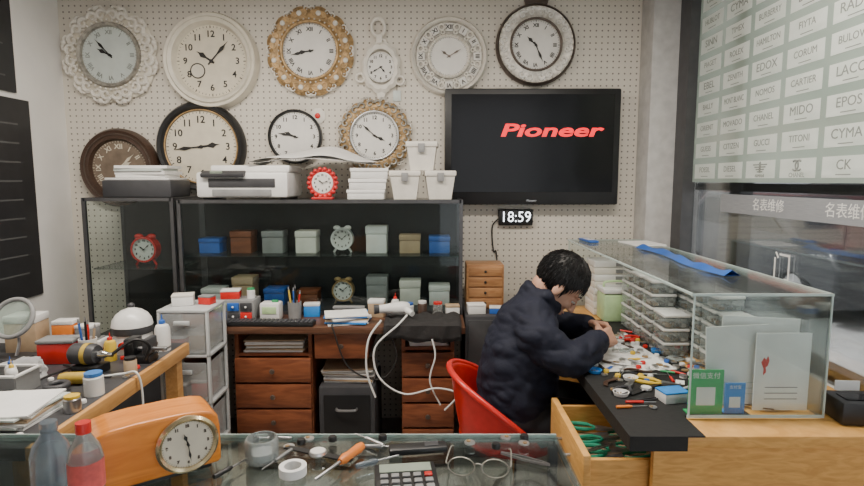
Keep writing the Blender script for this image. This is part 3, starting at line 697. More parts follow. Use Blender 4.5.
# plastic drawer tower
TX=-1.09
t=thing('drawer_tower','translucent white plastic drawer tower left of the wooden desk','drawers',(TX,2.5,0))
b=MB()
for x in (-.105,.105):
    for y in (-.1,.1):b.box((x,y,.44),(.012,.02,.88),K['lgrey'],bev=.003)
for z in (.01,.24,.46,.68,.88):b.box((0,0,z),(.222,.22,.014),K['lgrey'],bev=.003)
b.build('frame',t)
fills=[K['tan'],K['blue'],K['dgrey'],K['red']]
for k,z in enumerate((.02,.25,.47,.69)):
    b=MB();b.bx(-.095,.095,-.112,-.107,z+.005,z+.18,K['frost']);b.bx(-.096,-.093,-.106,.1,z+.005,z+.17,K['frost']);b.bx(.093,.096,-.106,.1,z+.005,z+.17,K['frost']);b.bx(-.095,.095,-.106,.1,z+.005,z+.01,K['frost']);d=b.build('drawer',t)
    b=MB();b.box((0,-.118,z+.14),(.07,.014,.02),K['lgrey'],bev=.004);b.build('handle',d)
    for q,(x,mm) in enumerate(((-.045,fills[k]),(.045,fills[(k+1)%4]))):
        small_box('carton','%s small box inside the %s drawer of the plastic tower'%(['left','right'][q],['lowest','second','third','top'][k]),TX+x,2.49,z+.0105,.07,.13,.06+.02*q,mm,K['white'])
small_box('carton','small white carton on top of the plastic drawer tower',TX-.04,2.5,.888,.09,.07,.05,K['white'],K['ivory'],.3)
small_box('carton','little red carton on top of the plastic drawer tower',TX+.06,2.52,.888,.06,.05,.04,K['red'],K['grey'],-.2)
# ================= LEFT BENCH
t=thing('workbench','left workbench with orange wooden edge crowded with repair gear','workbench',(0,0,0))
b=MB();b.bx(-2.1,-1.07,1.40,2.36,.715,.75,K['dgrey']);b.build('top',t)
b=MB();b.bx(-1.07,-1.05,1.40,2.36,.70,.752,K['oak'],bev=.003);b.build('edge_strip',t)
for x in (-2.05,-1.1):
    for y in (1.45,2.31):
        b=MB();b.box((x,y,.357),(.05,.05,.714),K['oak']);b.build('leg',t)
b=MB();b.bx(-2.05,-1.1,1.45,2.31,.35,.37,K['oak']);b.build('lower_shelf',t)
BT=.7505
papers('untidy stack of white papers at the front of the left workbench',-1.24,1.60,BT,.2,.22,7,rz=.1,th=.006,tw=.25,ms=[K['paper'],K['dialgrn'],K['paper'],K['tan']])
papers('cardboard sheets stored on the lower shelf of the left workbench',-1.35,1.9,.371,.4,.4,8,th=.012,ms=[K['tan'],K['paper']])
t=thing('polishing_motor','dark polishing motor with dull yellow band and chrome chuck on the left workbench','motor',(-1.25,1.99,BT),-.1);t.scale=(.8,.8,.8)
b=MB();b.box((0,0,.02),(.13,.09,.04),K['black'],bev=.006);b.build('base',t)
b=MB();T=Tr(0,0,.085)@Ry(PI/2);b.lathe([(0,-.09),(.035,-.09),(.048,-.075),(.048,.02),(.04,.035),(0,.035)],K['dgrey'],T,28);b.build('housing',t)
b=MB();b.lathe([(.049,-.02),(.05,-.02),(.05,.002),(.049,.002)],K['dyellow'],T,28,closed=True);b.build('band',t,'dull yellow band')
b=MB();b.lathe([(0,.035),(.018,.035),(.018,.07),(.01,.085),(.01,.11),(0,.11)],K['chrome'],T,20);b.build('chuck',t)
t=thing('hand_drill','yellow and black handheld grinder lying on the left workbench','grinder',(-1.20,1.87,BT),.1);t.scale=(.8,.8,.8)
T=Tr(0,0,.027)@Ry(PI/2)
b=MB();b.lathe([(0,-.1),(.02,-.1),(.026,-.08),(.026,.0),(.02,.03),(0,.03)],K['dyellow'],T,20);b.build('body',t)
b=MB();b.lathe([(0,.03),(.018,.03),(.012,.07),(.004,.075),(.004,.11),(0,.11)],K['black'],T,20);b.build('nose',t)
t=thing('vise','small black bench vise with steel screw behind the polishing motor','vise',(-1.13,2.115,BT),0)
b=MB();b.box((0,0,.015),(.10,.07,.03),K['black'],bev=.004);b.box((-.03,0,.06),(.04,.07,.07),K['black'],bev=.006);b.build('base',t)
b=MB();b.box((.035,0,.065),(.025,.07,.06),K['dgrey'],bev=.004);b.build('jaw',t)
b=MB();b.cyl((-.03,0,.05),(.1,0,.05),.008,K['steel']);b.cyl((.1,-.03,.05),(.1,.03,.05),.004,K['steel']);b.build('screw',t)
t=thing('toolbox','small red metal box behind the grinder on the left workbench','box',(-1.44,2.11,BT),.1)
b=MB();b.box((0,0,.04),(.13,.08,.08),K['red'],bev=.005);b.build('body',t)
b=MB();b.box((0,0,.088),(.136,.086,.014),K['grey'],bev=.004);b.build('lid',t)
t=thing('cleaning_pot','white domed cleaning machine with dark band at the back of the left workbench','machine',(-1.24,2.265,BT))
b=MB();b.lathe([(0,0),(.082,0),(.082,.02),(.072,.075),(0,.075)],K['pot'],None,32);b.build('base',t)
b=MB();b.lathe([(0,.075),(.076,.075),(.078,.09),(.076,.105),(0,.105)],K['dgrey'],None,32);b.build('band',t)
b=MB();b.lathe([(0,.19)]+[(.079*sin(rad(a)),.105+.072*cos(rad(a))) for a in (12,30,50,70,90)]+[(0,.105)],K['pot'],None,32);b.sph((0,0,.187),(.014,.014,.012),K['dgrey']);b.build('dome_lid',t)
b=MB();b.lathe([(0,.015),(.014,.015),(.014,0),(0,0)],K['red'],Tr(.0,-.075,.04)@FR,16);b.build('dial_knob',t)
b=MB();b.box((0,0,.02),(.22,.13,.04),K['white'],bev=.008);b.box((0,0,.042),(.19,.1,.006),K['grey']);solo('parts_tray',b,'shallow white tray left of the cleaning machine on the workbench','tray',(-1.48,2.27,BT))
small_box('carton','orange carton standing on the shallow white tray on the workbench',-1.52,2.27,BT+.0455,.08,.06,.08,K['orangep'],K['white'],.1)
small_box('carton','grey carton standing on the shallow white tray on the workbench',-1.43,2.27,BT+.0455,.07,.06,.06,K['grey'],K['white'],-.1)
small_box('carton','pale carton at the far back left of the workbench',-1.68,2.27,BT,.12,.1,.15,K['tan'],K['white'],.1)
t=thing('magnifier','round bench magnifier with grey rim on a bent stand at the left edge','magnifier',(-1.62,2.12,BT))
b=MB();b.lathe([(0,0),(.06,0),(.055,.018),(0,.02)],K['dgrey'],None,28);b.build('base',t)
b=MB();b.tube(spline([(0,0,.018),(0,.02,.06),(0,.02,.1)]),.006,K['steel']);b.build('stem',t)
b=MB();T=Tr(0,.0,.17)@Rx(1.1);b.torus(.075,.009,K['grey'],T,40);b.build('rim',t)
b=MB();b.lathe([(0,.006),(.05,.004),(.075,0),(.05,-.004),(0,-.006)],K['lens'],T,32);b.build('lens',t)
def blob(name,label,cat,loc,r,m,seed,amp=.35):
    t=bmesh.new();bmesh.ops.create_icosphere(t,subdivisions=4,radius=1)
    for v in t.verts:
        n=noise.noise(v.co*1.6+V((seed,0,0)))*amp+noise.noise(v.co*4+V((seed,3,0)))*amp*.45
        v.co*=(1+n);v.co.x*=r[0];v.co.y*=r[1];v.co.z=max(0,v.co.z*r[2]+r[2]*.35)
    b=MB();b.frombm(t,m);return solo(name,b,label,cat,loc)
blob('cloth','crumpled light grey rag on the left workbench','cloth',(-1.47,1.94,BT),(.09,.055,.05),K['cloth'],3)
t=thing('basket','small grey plastic basket at the left edge of the workbench','basket',(-1.42,1.80,BT),.0)
b=MB()
for s in (-1,1):
    b.box((s*.075,0,.035),(.005,.11,.07),K['grey']);b.box((0,s*.055,.035),(.15,.005,.07),K['grey'])
b.box((0,0,.003),(.15,.11,.006),K['grey']);b.build('body',t)
b=MB()
for s in (-1,1):
    b.box((s*.078,0,.07),(.012,.125,.008),K['white'],bev=.002);b.box((0,s*.058,.07),(.165,.012,.008),K['white'],bev=.002)
b.build('rim',t)
jar('jar','white plastic jar with blue lid at the orange bench edge',-1.11,1.775,BT,.03,.075,K['white'],K['bluelid'])
jar('jar','small tan glue pot beside the vise',-1.10,1.98,BT,.022,.06,K['tan'],K['black'])
jar('jar','squat grey tin with yellow lid behind the papers on the left workbench',-1.095,1.64,BT+.0,.024,.05,K['steel'],K['yellow'])
pen_cup('white brush cup at the vise on the workbench',-1.335,2.115,BT,.03,.09,K['white'],[(K['tan'],'tan'),(K['red'],'red'),(K['blue'],'blue'),(K['black'],'black')])
spray('yellow squeeze bottle between the brush cup and the vise',-1.255,2.125,BT,.022,.11,K['yellow'],K['red'])
spray('tall white squeeze bottle right of the white cleaning machine',-1.115,2.26,BT,.03,.15,K['white'],K['blue'])
jar('jar','clear jar of oil with black lid between the cleaning machine and white bottle',-1.125,2.195,BT,.022,.05,K['frostb'],K['black'])
for k,(x,y,m,l) in enumerate([(-1.455,1.78,K['red'],'red'),(-1.41,1.815,K['blue'],'blue'),(-1.38,1.78,K['yellow'],'yellow')]):
    spray('small %s capped squeeze bottle standing in the grey basket'%l,x,y,BT+.0065,.017,.11,K['white'],m)
cord('black flexible drive shaft arching from the polishing motor chuck',[(-1.165,1.982,.82),(-1.11,2.03,.86),(-1.07,2.06,.83),(-1.085,2.055,.775)],.006,K['black'],'flexible_shaft')
cord('white cable trailing over the orange bench edge by the blue lidded jar',[(-1.17,1.92,.757),(-1.10,1.93,.765),(-1.045,1.92,.77),(-1.03,1.92,.68),(-1.03,1.90,.5)],.004,K['cord'])
cord('black cable winding among the tools on the left workbench',[(-1.37,1.88,.757),(-1.36,1.93,.76),(-1.345,2.02,.757),(-1.39,2.05,.757)],.004,K['ink'])
b=MB();b.torus(.03,.012,K['dgrey'],Tr(0,0,.0125),28);b.torus(.03,.010,K['dgrey'],Tr(.003,0,.03),28);solo('wire_coil',b,'coil of dark wire in front of the handheld grinder','wire',(-1.235,1.775,BT))
# ================= FRONT COUNTER
t=thing('glass_counter','glass topped shop counter in the foreground','counter',(0,0,0))
CT=.85;CX=.295
b=MB();b.bx(-1.35,CX,.62,1.27,CT-.008,CT,K['countglass']);b.build('top_glass',t)
b=MB()
for y in (.62,1.262):b.bx(-1.35,CX,y,y+.008,CT-.016,CT-.0085,K['alu'])
b.bx(-1.35,CX,1.2705,1.273,CT-.009,CT+.0005,K['edge'])
for x in (-1.35,CX-.008):b.bx(x,x+.008,.62,1.27,CT-.016,CT-.0085,K['alu'])
for x in (-1.35,CX-.02):
    for y in (.62,1.25):b.bx(x,x+.02,y,y+.02,0,CT-.016,K['alu'])
b.build('frame',t)
b=MB();b.bx(-1.33,CX-.02,.64,1.25,.0,.64,K['dgrey']);b.bx(-1.33,CX-.02,.64,1.25,.64,.655,K['dgrey']);b.build('cabinet_base',t)
b=MB();b.bx(-1.33,CX-.02,1.255,1.262,.64,CT-.016,K['countglass']);b.build('back_glass',t)
def watch(label,loc,rz,strap,case=None,group=None,s=1.0,name='wristwatch'):
    t=thing(name,label,'watch',loc,rz,group)
    b=MB();b.lathe([(0,0),(.018*s,0),(.02*s,.004*s),(.018*s,.009*s),(0,.009*s)],case or K['silver'],None,24);b.build('case',t)
    b=MB();b.lathe([(0,.0098*s),(.016*s,.0098*s),(.016*s,.0092*s),(0,.0092*s)],K['dial'],None,24);b.build('dial',t)
    for q in (-1,1):
        b=MB();b.prism([(q*.009*s,q*.016*s),(-q*.009*s,q*.016*s),(-q*.007*s,q*.085*s),(q*.007*s,q*.085*s)],.001,.004*s,strap);b.build('strap',t)
    return t
w0=None
for k in range(10):
    lb='wristwatch lying flat in a row inside the foreground glass counter'
    loc=(-.58+.085*k,1.15,.656)
    if w0 is None:w0=watch(lb,loc,.05,K['tan'],group='watches inside the counter')
    else:dup(w0,loc,random.uniform(-.1,.1))
for k,(m,l) in enumerate([(K['tan'],'tan'),(K['white'],'white'),(K['redwood'],'brown'),(K['blue'],'blue'),(K['grey'],'grey'),(K['ivory'],'ivory'),(K['red'],'red')]):
    small_box('watch_box','%s watch box under the glass top of the foreground counter'%l,-.5+.115*k,1.01,.656,.085,.08,.06,m,m,.1*(-1)**k)
CZT=CT+.0006
t=thing('desk_clock','long low orange wooden desk clock with brass rimmed cream dial on the counter','clock',(-.572,1.10,CZT),rad(36));t.scale=(.9,.9,.88)
prof=[(-.125,.010),(.125,.010),(.131,.018),(.132,.05),(.131,.10),(.127,.126),(.115,.139),(.09,.145),(.04,.148),(-.04,.148),(-.09,.145),(-.115,.139),(-.127,.126),(-.131,.10),(-.132,.05),(-.131,.018)]
b=MB();b.prism(prof,0,.12,K['orange'],Tr(0,.06,0)@FR);o=b.build('case',t,angle=50);md=o.modifiers.new('b','BEVEL');md.width=.006;md.segments=3;md.angle_limit=rad(50)
b=MB();b.box((-.0,0,.006),(.22,.1,.012),K['black']);b.build('base',t)
T=Tr(.058,-.0605,.077)@FR
b=MB();b.lathe([(.054,0),(.067,0),(.067,.008),(.061,.014),(.055,.01)],K['brass'],T,48,closed=True);b.build('bezel',t)
clock_core(t,.056,.005,K['dialcr'],'arabic',.78,.16,K['bronze'],None,tm=(11,29),T=T)
def bottle(label,x,y,h,r,m,cap,lab=None):
    t=thing('bottle',label,'bottle',(x,y,CZT))
    b=MB();b.lathe([(0,0),(r*.9,0),(r,.006),(r,h*.3),(r*.94,h*.33),(r,h*.36),(r,h*.66),(r*.85,h*.76),(r*.4,h*.88),(r*.36,h*.92),(0,h*.92)],m,None,32);b.build('body',t)
    b=MB();b.lathe([(0,h*.9),(r*.44,h*.9),(r*.44,h),(0,h)],cap,None,24);b.build('cap',t)
    if lab:
        b=MB();b.lathe([(r*1.01,h*.37),(r*1.015,h*.37),(r*1.015,h*.64),(r*1.01,h*.64)],lab,None,32,closed=True);b.build('label_wrap',t)
bottle('translucent blue grey plastic bottle at the far left of the counter',-.68,.95,.175,.032,K['bluew'],K['bluew'])
bottle('clear plastic bottle with red cap and red label beside the orange clock',-.602,.925,.185,.028,K['frostb'],K['red'],K['label'])
t=thing('glass_jar','clear glass jar right of the orange clock on the counter','jar',(PZ(250,480,CT).x,1.15,CZT))
b=MB();b.lathe([(0,.0),(.033,.0),(.035,.004),(.035,.045),(.032,.05),(.03,.05),(.032,.044),(.032,.005),(0,.005)],K['plastic'],None,32);b.build('body',t)
b=MB();b.lathe([(0,.006),(.028,.006),(.028,.02),(0,.02)],K['grey'],None,20);b.build('small_parts',t)
p=PZ(293,474,CT);b=MB();b.lathe([(.018,0),(.028,0),(.028,.018),(.018,.018)],K['paper'],None,32,closed=True);solo('tape_roll',b,'small white tape roll next to the orange handled screwdriver','tape',(p.x,p.y,CZT))
def screwdriver(label,p,ang,L,hm,z,r=.009,cat='screwdriver',group=None):
    t=thing('screwdriver',label,cat,(p[0],p[1],z+r+.0005),ang,group);T=Ry(PI/2)
    b=MB();b.lathe([(0,-L*.5),(r*.8,-L*.5),(r,-L*.42),(r*.85,-L*.2),(r,-L*.1),(r*.6,0),(0,0)],hm,T,12);b.build('handle',t)
    b=MB();b.lathe([(0,0),(r*.3,0),(r*.3,L*.46),(r*.15,L*.5),(0,L*.5)],K['steel'],T,10);b.build('shaft',t)
    return t
screwdriver('screwdriver with orange handle on the counter',PZ(340,467,CT),rad(-118),.16,K['orangep'],CT,.011)
screwdriver('slim blue grey pen screwdriver left of the calculator',PZ(378,464,CT),rad(30),.1,K['bluew'],CT,.007)
screwdriver('black handled screwdriver near the glass jar on the counter',PZ(232,470,CT),rad(60),.09,K['black'],CT,.006)
def calc(label,p,rz):
    t=thing('calculator',label,'calculator',(p[0],p[1],CZT),rz)
    b=MB();b.box((0,0,.007),(.125,.15,.014),K['black'],bev=.005);b.build('body',t)
    b=MB();b.box((0,.05,.015),(.105,.032,.002),K['lcd']);b.build('display',t)
    for i in range(4):
        for j in range(5):
            b=MB();b.box((-.044+.022*j,.018-.022*i,.0165),(.016,.014,.005),K['red'] if (i==0 and j==4) else K['grey'],bev=.002);b.build('key',t)
calc('black calculator with grey keys at the front of the counter',PZ(407,488,CT),.12)
b=MB();b.box((0,0,.008),(.13,.035,.016),K['black'],bev=.006);b.box((.03,0,.0165),(.03,.02,.002),K['dgrey']);solo('remote_control',b,'black remote lying behind the calculator on the counter','remote',PZ(418,452,CT)+V((0,0,.0006)),.15)
p=PZ(478,478,CT);t=thing('eyeglasses','thin framed eyeglasses lying on the counter','eyeglasses',(p.x,p.y,CZT),rad(-8))
for s in (-1,1):
    T=Tr(s*.034,0,.022)@FR@Sc(1,.72,1)
    b=MB();b.torus(.027,.0016,K['pewter'],T,32,6);b.build('rim',t)
    b=MB();b.lathe([(0,.0006),(.026,.0006),(.026,-.0006),(0,-.0006)],K['glass'],T,28);b.build('lens',t)
    b=MB();b.tube(spline([(s*.062,0,.026),(s*.066,.01,.026),(s*.066,.10,.012),(s*.062,.125,.003)]),.0016,K['pewter']);b.build('temple',t)
b=MB();b.tube(spline([(-.01,0,.027),(0,-.003,.031),(.01,0,.027)]),.0016,K['pewter']);b.build('bridge',t)
def tweezers(label,p,rz,z,m,L=.12,group=None):
    t=thing('tweezers',label,'tweezers',(p[0],p[1],z+.0006),rz,group)
    for s in (-1,1):
        b=MB();b.prism([(-L/2,0),(-L/2,s*.003),(0,s*.008),(L*.35,s*.005),(L/2,s*.001),(L/2,s*.0004),(L*.3,s*.003),(0,s*.005)],0,.005,m);b.build('arm',t)
    return t
tweezers('steel tweezers right of the eyeglasses on the counter',PZ(525,460,CT),-.5,CT,K['steel'],.11)
watch('wristwatch with black strap on the counter behind the tape roll',PZ(318,455,CT)+V((0,0,.001)),1.2,K['black'],name='wristwatch')
# ================= RIGHT WORK DESK
t=thing('work_desk','watch repair desk with pine front panel and open drawer by the window','desk',(0,0,0))
b=MB();b.bx(.55,1.36,1.47,3.1,.715,.75,K['pine'],bev=.003);b.build('top',t)
m=K['pine']
for nm,a in (('front_panel',(.62,1.34,1.49,1.51,0,.715)),('side_panel',(1.32,1.34,1.51,1.90,0,.715)),('side_panel',(.64,.66,1.51,1.95,0,.50)),('back_panel',(.66,1.32,1.95,1.97,0,.715)),('far_panel',(.64,1.32,2.95,2.97,0,.715))):
    b=MB();b.bx(*a,m);b.build(nm,t)
b=MB();dx0,dx1,dy0,dy1,dz0,dz1=.43,.90,1.53,1.93,.545,.65
b.bx(dx0,dx0+.022,dy0-.018,dy1+.014,dz0-.025,dz1+.022,K['pine'],bev=.003);b.bx(dx0+.02,dx1,dy0,dy0+.016,dz0,dz1,K['pine']);b.bx(dx0+.02,dx1,dy1-.014,dy1,dz0,dz1,K['pine']);b.bx(dx1-.014,dx1,dy0,dy1,dz0,dz1,K['pine']);b.bx(dx0+.02,dx1,dy0,dy1,dz0,dz0+.008,K['tan']);d=b.build('drawer',t)
b=MB();b.tube(spline([(dx0,1.66,.60),(dx0-.025,1.67,.60),(dx0-.025,1.76,.60),(dx0,1.77,.60)]),.005,K['steel']);b.build('handle',d)
b=MB();b.bx(.545,.748,1.462,2.75,.7505,.7545,K['rubber']);b.bx(.7475,.95,1.592,2.75,.7505,.7545,K['rubber']);b.bx(.541,.5455,1.462,2.75,.712,.7545,K['rubber']);b.bx(.541,.70,1.46,1.4635,.712,.7545,K['rubber']);solo('desk_mat',b,'black rubber mat draped over the near edge of the repair desk','mat')
MT=.755
def pliers(label,p,rz,z,hm,L=.14,group=None,name='pliers'):
    t=thing(name,label,'pliers',(p[0],p[1],z+.0065),rz,group)
    b=MB()
    for s in (-1,1):b.prism([(-.01,s*.0),(-.01,s*.010),(.012,s*.011),(L*.34,s*.003),(L*.34,s*.0006),(.012,s*.001)],-.005,.005,K['steel'])
    b.lathe([(0,-.006),(.009,-.006),(.009,.006),(0,.006)],K['steel'],None,16);b.build('jaws',t)
    for s in (-1,1):
        b=MB();b.tube(spline([(-.006,s*.004,0),(-L*.2,s*.018,0),(-L*.42,s*.022,0),(-L*.66,s*.016,0)]),[.005]*9+[.007]*16,hm,seg=8);b.build('handle',t)
    return t
DZ=.5535;g0=None
for k in range(12):
    lay=k//4;loc=(.58+.02*(lay%2),1.60+.078*(k%4)+.02*lay,DZ+.0065+.0145*lay);rz=[.15,-.25,.2,-.1][(k+lay)%4]+(PI if lay==1 else 0)
    if g0 is None:g0=pliers('green handled pliers in the pile inside the open drawer',(loc[0],loc[1]),rz,DZ,K['tgreen'],.15,'green pliers in the drawer')
    else:dup(g0,loc,rz)
tweezers('steel tweezers lying on the green pliers in the open drawer',(.53,1.70),.5,DZ+.047,K['steel'],.12)
small_box('parts_box','small grey box in the open drawer under the desk top',.77,1.70,DZ,.1,.12,.06,K['grey'],K['white'],.1)
# ---- glass case
t=thing('glass_case','open sided glass case standing on the repair desk by the window','glass case',(0,0,0))
gx0,gx1,gy0,gy1,gz0,gz1=.75,1.15,1.58,3.06,.7555,1.12
def pane(name,x0,x1,y0,y1,z0,z1):
    b=MB();b.bx(x0,x1,y0,y1,z0,z1,K['caseglass']);b.build(name,t)
pane('top_pane',gx0,gx1,gy0,gy1,gz1,gz1+.006);pane('near_pane',gx0+.004,gx1-.006,gy0,gy0+.006,gz0,gz1-.0005);pane('far_pane',gx0+.004,gx1-.006,gy1-.006,gy1,gz0,gz1-.0005);pane('window_side_pane',gx1-.006,gx1,gy0,gy1,gz0,gz1-.0005)
b=MB();e=.0028
for x in (gx0,gx1):b.box((x,(gy0+gy1)/2,gz1+.003),(e*2,gy1-gy0+.008,.0072),K['edge'])
for y in (gy0,gy1):b.box(((gx0+gx1)/2,y,gz1+.003),(gx1-gx0+.008,e*2,.0072),K['edge'])
for x in (gx0+.004,gx1):
    for y in (gy0,gy1):b.box((x,y,(gz0+gz1)/2),(e*1.6,e*1.6,gz1-gz0),K['edge'])
b.box(((gx0+gx1)/2,gy0,gz0+.004),(gx1-gx0,e*2,.008),K['edge']);b.build('pane_edges',t)
b=MB()
pts=spline([(1.0,2.66,1.133),(1.02,2.4,1.134),(.99,2.1,1.133),(1.01,1.86,1.133)],10)
vs=[]
for k,q in enumerate(pts):
    a=.012*sin(k*.9)
    vs+= [q+V((-.028,0,-.003)),q+V((.0,0,.012+a*.4)),q+V((.028,0,-.003))]
b.add(vs,[(3*i+j,3*i+j+1,3*i+j+4,3*i+j+3) for i in range(len(pts)-1) for j in range(2)]+[(3*i,3*i+3,3*i+5,3*i+2) for i in range(len(pts)-1)],K['blue'])
solo('plastic_strip',b,'long crinkled blue plastic wrapper lying on top of the glass case','wrapper')
b=MB();b.box((0,0,.006),(.05,.16,.012),K['blue'],bev=.004);b.box((0,.0,.0125),(.03,.08,.001),K['white']);solo('pencil_case',b,'small blue pouch at the far end of the glass case top','pouch',(.83,2.95,gz1+.0075),.1)
b=MB();b.box((0,0,.003),(.16,.2,.006),K['paper']);solo('paper_pad',b,'white paper pad on top of the glass case beside the blue wrapper','papers',(1.07,2.84,gz1+.0068),.1)
def cbox(loc,label,group):
    t=thing('parts_box',label,'box',loc,random.uniform(-.05,.05),group)
    b=MB();b.box((0,0,.022),(.1,.11,.042),K['plastic'],bev=.004);b.build('body',t)
    b=MB();b.box((0,0,.049),(.104,.114,.011),K['white'],bev=.003);b.build('lid',t)
    b=MB()
    for q in range(6):b.box((-.03+.03*(q%3),-.032+.03*(q//3)-.008,.010),(.018,.02,.012),[K['gold'],K['dgrey'],K['silver']][q%3])
    b.box((0,.02,.010),(.075,.04,.012),K['paper']);b.build('contents',t);return t
c0=None;LB='clear plastic parts box with white lid stacked inside the glass case'
for (x,y,n) in [(1.085,1.79,3),(1.085,1.92,4),(1.085,2.05,5),(1.085,2.18,5),(1.085,2.31,6),(1.085,2.44,6),(1.085,2.57,6),(1.085,2.70,6),(.965,2.34,5),(.965,2.47,5),(.965,2.6,6),(.965,2.21,3)]:
    for k in range(n):
        loc=(x,y,.7515+.0562*k+(.0045 if x<1 else 0))
        if c0 is None:c0=cbox(loc,LB,'clear parts boxes in the glass case')
        else:dup(c0,loc,random.uniform(-.04,.04))
t=thing('storage_box','pale green plastic box with white lid at the back of the glass case','box',(.92,2.76,.7555))
b=MB();b.box((0,0,.07),(.15,.13,.14),K['pgreen'],bev=.01);b.build('body',t)
b=MB();b.box((0,0,.152),(.158,.138,.024),K['white'],bev=.006);b.build('lid',t)
b=MB();b.tube(spline([(-.06,0,.164),(-.05,0,.19),(.05,0,.19),(.06,0,.164)]),.006,K['pgreen']);b.build('handle',t)
for k in range(8):
    b=MB();b.box((0,0,.018),(.28,.16,.034),K['white'] if k%2 else K['ivory'],bev=.004);b.box((0,-.081,.018),(.06,.004,.018),K['grey']);solo('parts_tray',b,'flat white tray, %s of the stack at the far end of the glass case'%['lowest','second up','third up','fourth up','fifth up','sixth up','seventh up','topmost'][k],'tray',(.98,2.94,.751+.0355*k),random.uniform(-.03,.03))
def card(label,px0,px1,ztop,m,tx,y):
    x0=(px0-432)/ (F/y);x1=(px1-432)/(F/y)
    t=thing('payment_card',label,'card',((x0+x1)/2,y,.7555));w=x1-x0;h=ztop-.7555
    b=MB();b.bx(-w/2,w/2,0,.003,0,h,m);b.bx(-w/2,w/2,.003,.03,0,.004,m);b.build('panel',t)
    b=MB();b.bx(-w*.27,w*.27,-.0008,0,h*.2,h*.2+w*.54,K['paper']);b.build('white_square',t)
    b=MB();b.text(tx,w*.2,K['paper'],Tr(0,-.0004,h*.86)@FR,ext=.0002);b.build('lettering',t)
card('green payment card with white square at the corner of the glass case',698,734,.892,K['wgreen'],'微信支付',1.606)
card('smaller blue payment card with white square beside the green card',736,757,.85,K['sky'],'支付宝',1.61)
for k,(x,y,w,h,lb) in enumerate([(.935,1.665,.19,.255,'large white sheet standing upright behind the blue payment card'),(1.055,1.635,.165,.24,'white printed sheet with red mark standing at the window end of the near pane'),(1.01,1.69,.24,.275,'tallest white sheet standing behind the other sheets at the near pane')]):
    t=thing('paper_sheet',lb,'paper',(x,y,.7555))
    b=MB();b.box((0,.0,h/2),(w,.003,h),K['paper'],R=Ry(.05*(k-1)));b.box((0,.008,.003),(w*.5,.012,.005),K['grey']);b.build('sheet',t)
    b=MB()
    if k==1:b.prism([(-.02,.15),(-.012,.165),(-.006,.158),(0,.17),(.004,.155),(.0,.14),(-.006,.135),(-.004,.12),(-.012,.11),(-.012,.13)],0,.0006,K['red'],Tr(-.045,-.0018,0)@FR)
    for q in range(3):b.box((.0,-.0018,h*.3-q*.018),(w*.6,.0006,.003),K['grey'] if k==1 else K['dialgrn'])
    b.build('print',t)
b=MB();b.box((0,0,.0006),(.26,.34,.001),K['paper']);solo('paper_sheet',b,'white work sheet spread on the black mat under the hands','paper',(.76,2.16,MT),.1)
OCC=[]
def tin(label,x,y,z,r,h,m,group=None):
    t=thing('parts_tin',label,'tin',(x,y,z),0,group)
    b=MB();b.lathe([(0,0),(r,0),(r,h*.7),(0,h*.7)],m,None,20);b.build('base',t)
    b=MB();b.lathe([(0,h*.7),(r*1.05,h*.7),(r*1.05,h),(r*.6,h*1.05),(0,h*1.05)],K['silver'],None,20);b.build('lid',t);return t
t0=None
for px,py in [(615,352),(628,346),(640,352),(652,347),(622,362),(662,360),(676,368),(634,366),(690,352),(655,368),(683,378),(668,351)]:
    p=PZ(px,py,MT);loc=(p.x,p.y,MT+.0016);OCC.append((p.x,p.y,.013))
    if t0 is None:t0=tin('small round parts tin scattered on the repair desk',loc[0],loc[1],loc[2],.012,.01,K['white'],'parts tins on the repair desk')
    else:dup(t0,loc)
p=PZ(677,352,MT);jar('dropper_bottle','little red oil bottle with white cap on the repair desk',p.x,p.y,MT+.0006,.012,.06,K['red'],K['white'],'bottle');OCC.append((p.x,p.y,.014))
p=PZ(690,338,MT);jar('dropper_bottle','little dark oil bottle by the clear boxes on the repair desk',p.x,p.y,MT+.0006,.014,.05,K['bronze'],K['black'],'bottle');OCC.append((p.x,p.y,.014))
def occ(p,r=.03):OCC.append((p[0],p[1],r));return p
pliers('red handled pliers at the back of the repair desk',occ(PZ(640,338,MT),.05),.4,MT+.001,K['red'],.15)
pliers('yellow handled pliers on the black mat',occ(PZ(664,385,MT),.04),-.5,MT,K['yellow'],.15)
pliers('black handled pliers left of the yellow pliers on the mat',occ(PZ(628,388,MT),.04),.9,MT,K['dgrey'],.14)
tweezers('dark tweezers in front of the yellow pliers on the mat',occ(PZ(650,400,MT)),.3,MT,K['dgrey'],.13)
tweezers('shiny tweezers nearest the sleeve on the mat',occ(PZ(622,372,MT)),1.1,MT,K['steel'],.12)
for k,(px,py,a,m,l) in enumerate([(612,368,.8,K['blue'],'blue'),(640,360,.2,K['yellow'],'yellow'),(670,378,1.4,K['red'],'red'),(690,388,.6,K['lgrey'],'pale grey'),(660,372,2.6,K['green'],'green'),(632,408,.1,K['orangep'],'orange')]):
    screwdriver('tiny %s handled watch screwdriver on the repair desk'%l,occ(PZ(px,py,MT),.025),a,.1,m,MT,.005)
p=occ(PZ(672,400,MT),.05);t=thing('matchbox','blue and white small carton near the green card on the mat','box',(p.x,p.y,MT),.2)
b=MB();b.box((0,0,.015),(.085,.06,.03),K['white'],bev=.002);b.build('box',t)
b=MB();b.box((0,0,.0325),(.086,.061,.005),K['sky'],bev=.001);b.build('lid',t)
for k,(px,py,a) in enumerate([(690,362,.4),(684,345,1.9),(646,390,2.2),(620,343,.3)]):
    watch(['wristwatch with black strap below the clear boxes on the repair desk','wristwatch with brown strap beside the red oil bottle','wristwatch with black strap in front of the black pliers','wristwatch with brown strap behind the hands on the work sheet'][k],occ(PZ(px,py,MT),.02)+V((0,0,.0016)),a,[K['black'],K['brown']][k%2])
